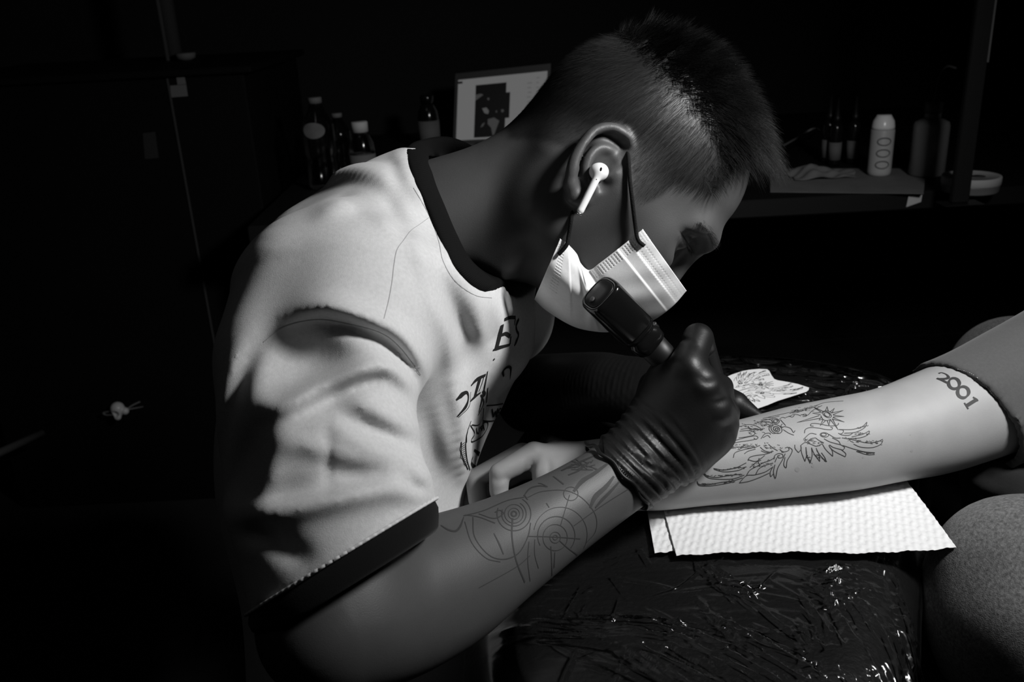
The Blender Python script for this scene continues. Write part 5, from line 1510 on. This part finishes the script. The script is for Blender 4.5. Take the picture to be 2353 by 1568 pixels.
# ink bottles
def ink_bottle(px, py, lab):
    b = bottle_at(px, py); s_ = 1 / px_m(b); r = 14 * s_; h = 95 * s_
    t = thing('ink_bottle', b, lab, 'bottle', 'pointed ink bottles on the desk')
    part('body', b, [(0, r * .9), (.003, r), (h * .88, r), (h * .96, r * .8), (h, r * .55)], MAT.black_gloss, t, 22)
    part('nozzle', b + (0, 0, h), [(0, r * .6), (.012, r * .6), (.014, r * .45), (.052, r * .12)], MAT.black_plastic, t, 18)
    v, f = lathe(b + (0, 0, h * .12), (0, 0, 1), [(0, r * 1.015), (h * .42, r * 1.015)], 22)
    v2 = v; mk('label_band', v2, f, MAT.label, t)
ink_bottle(1900, 372, 'black pointed ink bottle furthest left of the three on the desk'); ink_bottle(1916, 378, 'black pointed ink bottle with the pale label between two others'); ink_bottle(1957, 374, 'black pointed ink bottle next to the white lotion bottle')
# crumpled tissue
bc = WZ(1886, 404, DESK_Z + .002)
gx, gy = np.meshgrid(np.linspace(-1, 1, 46), np.linspace(-1, 1, 30), indexing='ij')
hgt = .020 * np.exp(-((gx + .35) / .4) ** 2 - (gy - .1) ** 2) + .004 * np.sin(7 * gx + 3 * gy) + .003 * np.sin(11 * gy - 5 * gx + 1) + .006
sh = .92 + .1 * np.sin(3 * np.arctan2(gy, gx) + .5)
g = np.stack([bc[0] + gx * .075 * sh, bc[1] + gy * .045 * sh, bc[2] + np.maximum(hgt * np.clip(1.25 - np.sqrt(gx ** 2 + gy ** 2) * .7, .2, 1), .001)], 2)
v, f, uv = sheet_solid(g, .0006)
prop(mk('crumpled_tissue', v, f, MAT.sheet, uv=uv), 'crumpled grey tissue lying on the desk paper', 'tissue')
# round tin behind the post
b = WZ(2228, 438, DESK_Z + .0018); s_ = 1 / px_m(b); r = 62 * s_
t = thing('round_tin', b, 'low round white tin partly hidden by the black post', 'tin')
part('side', b, [(0, r * .96), (.002, r * .97), (.013, r), (.014, r * 1.01)], MAT.frost, t, 48)
part('lid', b + (0, 0, .0142), [(0, r * 1.0), (.001, r * 1.02), (.013, r * 1.02), (.0145, r * 1.0), (.0145, r * .9), (.0135, r * .88)], MAT.label_l, t, 48)
v, f = lathe(b + np.array((.008, -.01, .0279)), (0, 0, 1), [(0, .012), (.0005, .012)], 20); mk('printed_mark', v, f, MAT.print_d, t)
# black post with a thin bright edge
py_ = float(b[1]) - r - .03
q0, q1 = WY(2182, 445, py_), WY(2222, 445, py_)
MAT.post = simple('black_metal', .006, .5, .3); MAT.edge = simple('pale_edge', .10, .5, .4)
t = thing('metal_post', (float(q0[0]), py_, DESK_Z), 'black upright post with a thin bright edge on the right', 'post')
v, f = bevel_box((q0[0], py_ - .012, DESK_Z + .0015), (q1[0], py_, 1.75), .002); mk('upright', v, f, MAT.post, t, smooth=False)
v, f = bevel_box((q1[0] - .003, py_ - .0145, 1.0), (q1[0] + .0005, py_ - .0122, 1.75), .0005); mk('edge_strip', v, f, MAT.edge, t, smooth=False)  # pale strip along the right edge of the post
v, f = bevel_box((q0[0] - .02, py_ - .03, DESK_Z + .0002), (q1[0] + .02, py_ + .01, DESK_Z + .0016), .0004); mk('foot_plate', v, f, MAT.post, t, smooth=False)
# cable behind
v, f = tube(spline([WZ(1800, 335, DESK_Z + .02), WZ(1830, 318, DESK_Z + .04), WZ(1868, 296, DESK_Z + .07), WZ(1885, 300, DESK_Z + .003)], 30), .0022, 8)
prop(mk('cable', v, f, MAT.label), 'thin grey cable rising behind the tissue', 'cable')

# laptop
bl, br_ = WZ(1046, 328, DESK_Z + .012), WZ(1252, 318, DESK_Z + .012)
dl, dr = toC(bl)[2], toC(br_)[2]
TL, TR, BL, BR = P(1053, 184, dl - .02), P(1258, 163, dr - .02), P(1048, 323, dl - .003), P(1252, 313, dr - .003)
TL, TR, BL, BR = [W(q) for q in (TL, TR, BL, BR)]
def quad_pt(u, v): return (TL * (1 - u) + TR * u) * (1 - v) + (BL * (1 - u) + BR * u) * v
sn = unit(np.cross(TR - TL, BL - TL)); sn = sn if sn[1] < 0 else -sn
laptop = thing('laptop', (BL + BR) / 2 * (1, 1, 0) + (0, 0, DESK_Z), 'open laptop with a bright screen on the desk behind the artist', 'laptop')
def qbox(name, u0, u1, v0, v1, off, th, mat, parent):
    c = [quad_pt(u0, v0), quad_pt(u1, v0), quad_pt(u1, v1), quad_pt(u0, v1)]
    v = np.array([p + sn * (off + th) for p in c] + [p + sn * off for p in c])
    return mk(name, v, [(0, 1, 2, 3), (7, 6, 5, 4), (0, 4, 5, 1), (1, 5, 6, 2), (2, 6, 7, 3), (3, 7, 4, 0)], mat, parent, smooth=False)
MAT.lap = simple('dark_aluminium', .02, .45, .4, .2)
lid = qbox('lid', -.035, 1.035, -.11, 1.06, -.008, .0075, MAT.lap, laptop)
def emit(name, val):
    m, nt, b = new_mat(name); b.inputs['Base Color'].default_value = g3(.01); b.inputs['Emission Color'].default_value = g3(1); b.inputs['Emission Strength'].default_value = val; b.inputs['Specular IOR Level'].default_value = .1; b.inputs['Roughness'].default_value = .3; return m
MAT.scr = emit('lit_screen', .115); MAT.scr_d = emit('screen_dark', .0015); MAT.scr_m = emit('screen_mid', .035); MAT.scr_l = emit('screen_soft', .06); MAT.scr_t = emit('screen_text', .085)
scr = qbox('screen', 0, 1, 0, 1, 0, .0006, MAT.scr, lid)
qbox('picture_window', .20, .545, .115, .97, .0008, .0002, MAT.scr_d, laptop)
qbox('palette_window', .37, .59, .275, .68, .0011, .0002, MAT.scr_d, laptop)
qbox('tab', .0, .05, .03, .065, .0008, .0002, MAT.scr_d, laptop)
def blob(name, pts, mat):
    v = np.array([quad_pt(u, vv) + sn * .0016 for u, vv in pts] + [quad_pt(u, vv) + sn * .0013 for u, vv in pts]); k = len(pts)
    mk(name, v, [tuple(range(k))[::-1], tuple(range(k, 2 * k))] + [(i, (i + 1) % k, k + (i + 1) % k, k + i) for i in range(k)], mat, laptop, smooth=False)
blob('picture_shape', [(.20, .27), (.26, .26), (.29, .28), (.24, .33), (.20, .37)], MAT.scr_m)
blob('picture_shape', [(.28, .50), (.33, .49), (.36, .55), (.35, .60), (.31, .58)], MAT.scr_l)
blob('picture_shape', [(.35, .68), (.42, .66), (.48, .72), (.46, .80), (.43, .93), (.41, .95), (.39, .82), (.35, .76)], MAT.scr_m)
blob('picture_shape', [(.29, .75), (.32, .73), (.30, .79), (.27, .81)], MAT.scr_m)
blob('palette_dot', [(.335, .34), (.355, .335), (.36, .37), (.34, .375)], MAT.scr_m)
blob('palette_dot', [(.495, .545), (.515, .535), (.53, .56), (.515, .59), (.50, .58)], MAT.scr_m)
blob('palette_dot', [(.435, .555), (.45, .55), (.452, .58), (.437, .585)], MAT.scr_m)
for k in range(8): qbox('text_row', .78 + .004 * (k % 3), .83 - .006 * (k % 2), .15 + .072 * k, .172 + .072 * k, .0008, .0002, MAT.scr_t, laptop)
for k in range(5): qbox('text_row', .88, .915 - .006 * (k % 2), .08 + .075 * k, .10 + .075 * k, .0008, .0002, MAT.scr_t, laptop)
# keyboard deck
kb = unit((BR - BL) * (1, 1, 0)); kd = np.array([kb[1], -kb[0], 0]); wdt = np.linalg.norm(BR - BL)
o = BL * (1, 1, 0) + (0, 0, DESK_Z + .0005)
c4 = [o - kb * .01, o + kb * (wdt + .01), o + kb * (wdt + .01) + kd * .20, o - kb * .01 + kd * .20]
v = np.array(c4 + [p + (0, 0, .011) for p in c4]); mk('keyboard_deck', v, [(3, 2, 1, 0), (4, 5, 6, 7), (0, 1, 5, 4), (1, 2, 6, 5), (2, 3, 7, 6), (3, 0, 4, 7)], MAT.lap, laptop, smooth=False)
keys = []; kf = []
for rI in range(5):
    for cI in range(13):
        a = o + kb * (.008 + cI * (wdt - .016) / 13) + kd * (.012 + rI * .017) + (0, 0, .0112); w_, d_ = (wdt - .016) / 13 * .86, .0145
        bN = len(keys); q4 = [a, a + kb * w_, a + kb * w_ + kd * d_, a + kd * d_]
        keys += q4 + [p + (0, 0, .0012) for p in q4]
        kf += [tuple(bN + i for i in ff) for ff in F8]
mk('keys', np.array(keys), kf, MAT.black_plastic, laptop, smooth=False, kind='stuff')

# drink bottles
def drink(px, py, rpx, hpx, lab, kind):
    b = bottle_at(px, py); s_ = 1 / px_m(b); r = rpx * s_; h = hpx * s_
    t = thing('drink_bottle', b, lab, 'bottle', 'drink bottles on the desk')
    if kind == 'tall':
        part('body', b, [(0, r * .8), (.006, r), (h * .28, r * .93), (h * .33, r * .9), (h * .38, r), (h * .66, r), (h * .72, r * .9), (h * .84, r * .5), (h * .90, r * .36)], MAT.pet, t, 32)
        part('cap', b + (0, 0, h * .905), [(0, r * .42), (h * .055, r * .42), (h * .06, r * .38)], MAT.label, t, 24)
    else:
        part('body', b, [(0, r * .9), (.005, r), (h * .58, r), (h * .70, r * .92), (h * .80, r * .66), (h * .84, r * .56)], MAT.pet, t, 32)
        part('cap', b + (0, 0, h * .845), [(0, r * .64), (h * .13, r * .64), (h * .14, r * .58)], MAT.label_l, t, 28)
        part('label_band', b + (0, 0, h * .06), [(0, r * 1.012), (h * .48, r * 1.012)], MAT.label, t, 32)
    return t, b, r, h
def round_label(t, b, r, zc, aw, ah, mat, name='round_label'):
    vs = [];
    for i in range(24):
        a = 2 * math.pi * i / 24; th = math.radians(-97) + aw * math.cos(a); vs.append((b[0] + (r + .0022) * math.cos(th), b[1] + (r + .0022) * math.sin(th), zc + ah * math.sin(a)))
    th = math.radians(-97); vs.append((b[0] + (r + .0030) * math.cos(th), b[1] + (r + .0030) * math.sin(th), zc))
    mk(name, np.array(vs), [(i, (i + 1) % 24, 24) for i in range(24)], mat, t)
t, b, r, h = drink(748, 432, 36, 210, 'tall clear drink bottle with a round label furthest left on the desk', 'tall')
round_label(t, b, r, b[2] + h * .64, .7, .017, MAT.label)
drink(790, 408, 28, 150, 'shorter clear drink bottle tucked behind the tall left one', 'tall')
t, b, r, h = drink(842, 440, 29, 160, 'small drink bottle with a pale cap and grey label by the shoulder', 'small')
t, b, r, h = drink(990, 345, 24, 125, 'dark drink bottle with a grey label beside the laptop', 'small')
for ch in t.children:
    if ch.name.startswith('body') or ch.name.startswith('cap'): ch.data.materials[0] = MAT.black_gloss

# left: tall cabinet with a bright corner strip, a standing pipe, stickers, a cord clip
MAT.cab = simple('black_cabinet', .003, .7, .1); MAT.strip = simple('steel_strip', .05, .4, .4, .3); MAT.stk = simple('pale_sticker', .11, .7, .2); MAT.stk_d = simple('dim_sticker', .02, .7, .2)
yc = 2.0
e0, e1 = WY(380, 178, yc), WY(497, 790, yc)
xm = float((e0[0] + e1[0]) / 2); ztop = float(e0[2])
cab = thing('cabinet', (xm, yc + .3, 0), 'tall black cabinet with a thin steel corner strip at the left', 'cabinet')
v, f = bevel_box((xm - .55, yc, 0), (xm + .16, yc + .55, ztop), .004); mk('body', v, f, MAT.cab, cab, smooth=False)
v, f = bevel_box((xm - .57, yc - .012, ztop + .0005), (xm + .18, yc + .57, ztop + .016), .003); mk('top_board', v, f, MAT.cab, cab, smooth=False)
v, f = bevel_box((xm - .002, yc - .004, .05), (xm + .0025, yc - .0005, ztop - .002), .0005); mk('corner_strip', v, f, MAT.strip, cab, smooth=False)
def flat(name, pix, y, mat, parent=None, th=.0006):
    c = [WY(a, b2, y) for a, b2 in pix]; v = np.array([p - (0, th, 0) for p in c] + c)
    return mk(name, v, F8, mat, parent, smooth=False)
flat('sticker', [(391, 197), (428, 194), (432, 221), (394, 224)], yc - .0008, MAT.stk, cab); flat('sticker', [(405, 176), (424, 175), (428, 193), (408, 195)], yc - .0008, MAT.stk, cab)
flat('sticker', [(328, 306), (357, 303), (365, 363), (333, 366)], yc - .0008, MAT.stk_d, cab)
pp = WY(393, 80, 2.35)
pipe = thing('standing_pipe', (float(pp[0]), 2.35, ztop + .016), 'grey upright pipe with a thin rod rising above the cabinet', 'pipe')
v, f = lathe((pp[0], 2.35, ztop + .0165), (0, 0, 1), [(0, .019), (Z1 - ztop - .02, .019)], 24); mk('pipe_tube', v, f, simple('grey_pipe', .05, .5, .3), pipe)
pr_ = WY(372, 60, 2.33); v, f = lathe((pr_[0], 2.33, ztop + .0165), (0, 0, 1), [(0, .005), (Z1 - ztop - .02, .005)], 12); mk('thin_rod', v, f, simple('grey_rod', .07, .5, .3), pipe)
pc = WY(432, 160, 2.3); v, f = lathe((pc[0], 2.3, ztop + .0165), (0, 0, 1), [(0, .012), (.006, .022), (.016, .024), (.018, .022), (.008, .012)], 24)
prop(mk('small_dish', v, f, MAT.stk), 'small pale dish on top of the black cabinet', 'dish')
cp = WY(270, 945, yc - .03)
kn = thing('cord_clip', cp, 'small white cord clip with looped cord hanging on the dark cabinet', 'cord clip')
fl_ = Field(toC(cp) - .035, toC(cp) + .035, .0016); cc_ = toC(cp)
fl_.add(ball(cc_ + (0, -.006, 0), .016)); fl_.add(cone(cc_ + (0, -.004, 0), cc_ + (.002, .014, -.003), .013, .008), .006); fl_.add(ball(cc_ + (.018, .0, 0), .009), .004); fl_.sub(ball(cc_ + (-.001, .008, -.012), .008), .002)
v, f = fl_.mesh(2); mk('clip_body', W(v), f, MAT.white_b, kn)
v, f = tube(W(spline([cc_ + (-.012, 0, .0), cc_ + (-.03, .003, .005), cc_ + (-.036, .006, .005), cc_ + (-.028, .010, .005), cc_ + (-.012, .009, 0)], 24)), .0022, 8); mk('cord_loop', v, f, MAT.stk, kn)
v, f = tube(W(spline([cc_ + (.02, -.002, .0), cc_ + (.03, -.012, .01), cc_ + (.045, -.022, .03)], 16)), .002, 8); mk('cord_end', v, f, MAT.stk, kn)
v, f = tube(W(np.array([cc_ + (.022, -.003, .0), cc_ + (.048, -.008, .03)])), .0018, 8); mk('cord_end', v, f, MAT.stk, kn)
# faint rail low at the far left
ra, rb = WY(-60, 1068, 1.7), WY(96, 996, 1.9)
v, f = tube(np.array([ra, rb]), .009, 10); prop(mk('floor_rail', v, f, simple('grey_rail', .06, .5, .3)), 'dim grey rail sloping in the dark lower left corner', 'rail')

# the task lamp, and a housing for the added fill light (outside the frame)
LP, LT = np.array((0.57, 0.40, 1.45)), np.array((0.24, 0.88, 0.92)); la_ = unit(LT - LP)
lamp = thing('floor_lamp', (.98, .12, 0), 'black floor lamp with a round shade leaning over the client', 'lamp')
v, f = lathe(LP - la_ * .075, la_, [(0, .02), (.004, .04), (.03, .075), (.078, .10), (.0785, .098), (.032, .072), (.010, .04), (.008, .02)], 40); mk('shade', v, f, MAT.black_plastic, lamp)
v, f = tube(spline([(.98, .12, .03), (.98, .12, 1.45), (.93, .14, 1.68), (.76, .25, 1.66), tuple(LP - la_ * .075)], 60), .009, 10); mk('pole', v, f, MAT.dark_grey, lamp)
v, f = lathe((.98, .12, 0), (0, 0, 1), [(0, .13), (.014, .13), (.024, .11), (.028, .012)], 40); mk('base', v, f, MAT.black_plastic, lamp)
cl_ = thing('fill_light_fixture', (-.5, .1, 2.62), 'round flat housing of an added fill light above and behind the camera', 'lamp')  # unseen fixture made up to carry the added fill light
v, f = lathe((-.5, .1, 2.62), (0, 0, 1), [(0, .24), (.004, .255), (.06, .26), (.08, .26)], 48); mk('housing', v, f, MAT.white_plastic, cl_)
# stools under the two people
def stool(name, c, zt, lab):
    t = thing(name, (c[0], c[1], 0), lab, 'stool', 'round work stools')
    v, f = lathe((c[0], c[1], zt - .07), (0, 0, 1), [(0, .15), (.01, .17), (.05, .175), (.066, .16), (.07, .12)], 40); mk('seat', v, f, MAT.leather, t)
    v, f = lathe((c[0], c[1], .045), (0, 0, 1), [(0, .022), (zt - .115, .022)], 20); mk('column', v, f, MAT.dark_grey, t)
    for k in range(5):
        a = 2 * math.pi * k / 5
        v, f = tube(np.array([(c[0], c[1], .06), (c[0] + .24 * math.cos(a), c[1] + .24 * math.sin(a), .035)]), [.018, .012], 10); mk('leg', v, f, MAT.black_plastic, t)
        v, f = lathe((c[0] + .24 * math.cos(a), c[1] + .24 * math.sin(a) - .009, .0245), (0, 1, 0), [(0, .022), (.002, .0245), (.016, .0245), (.018, .022)], 18); mk('caster', v, f, MAT.black_plastic, t)
hz = W(HIP); stool('work_stool', hz, float(hz[2]) - .13, 'black round work stool under the tattoo artist')
hz = W(P(2790, 1450, 1.08)); stool('work_stool', hz, float(hz[2]) - .16, 'black round stool under the seated client')
print('done', time.time() - T0)
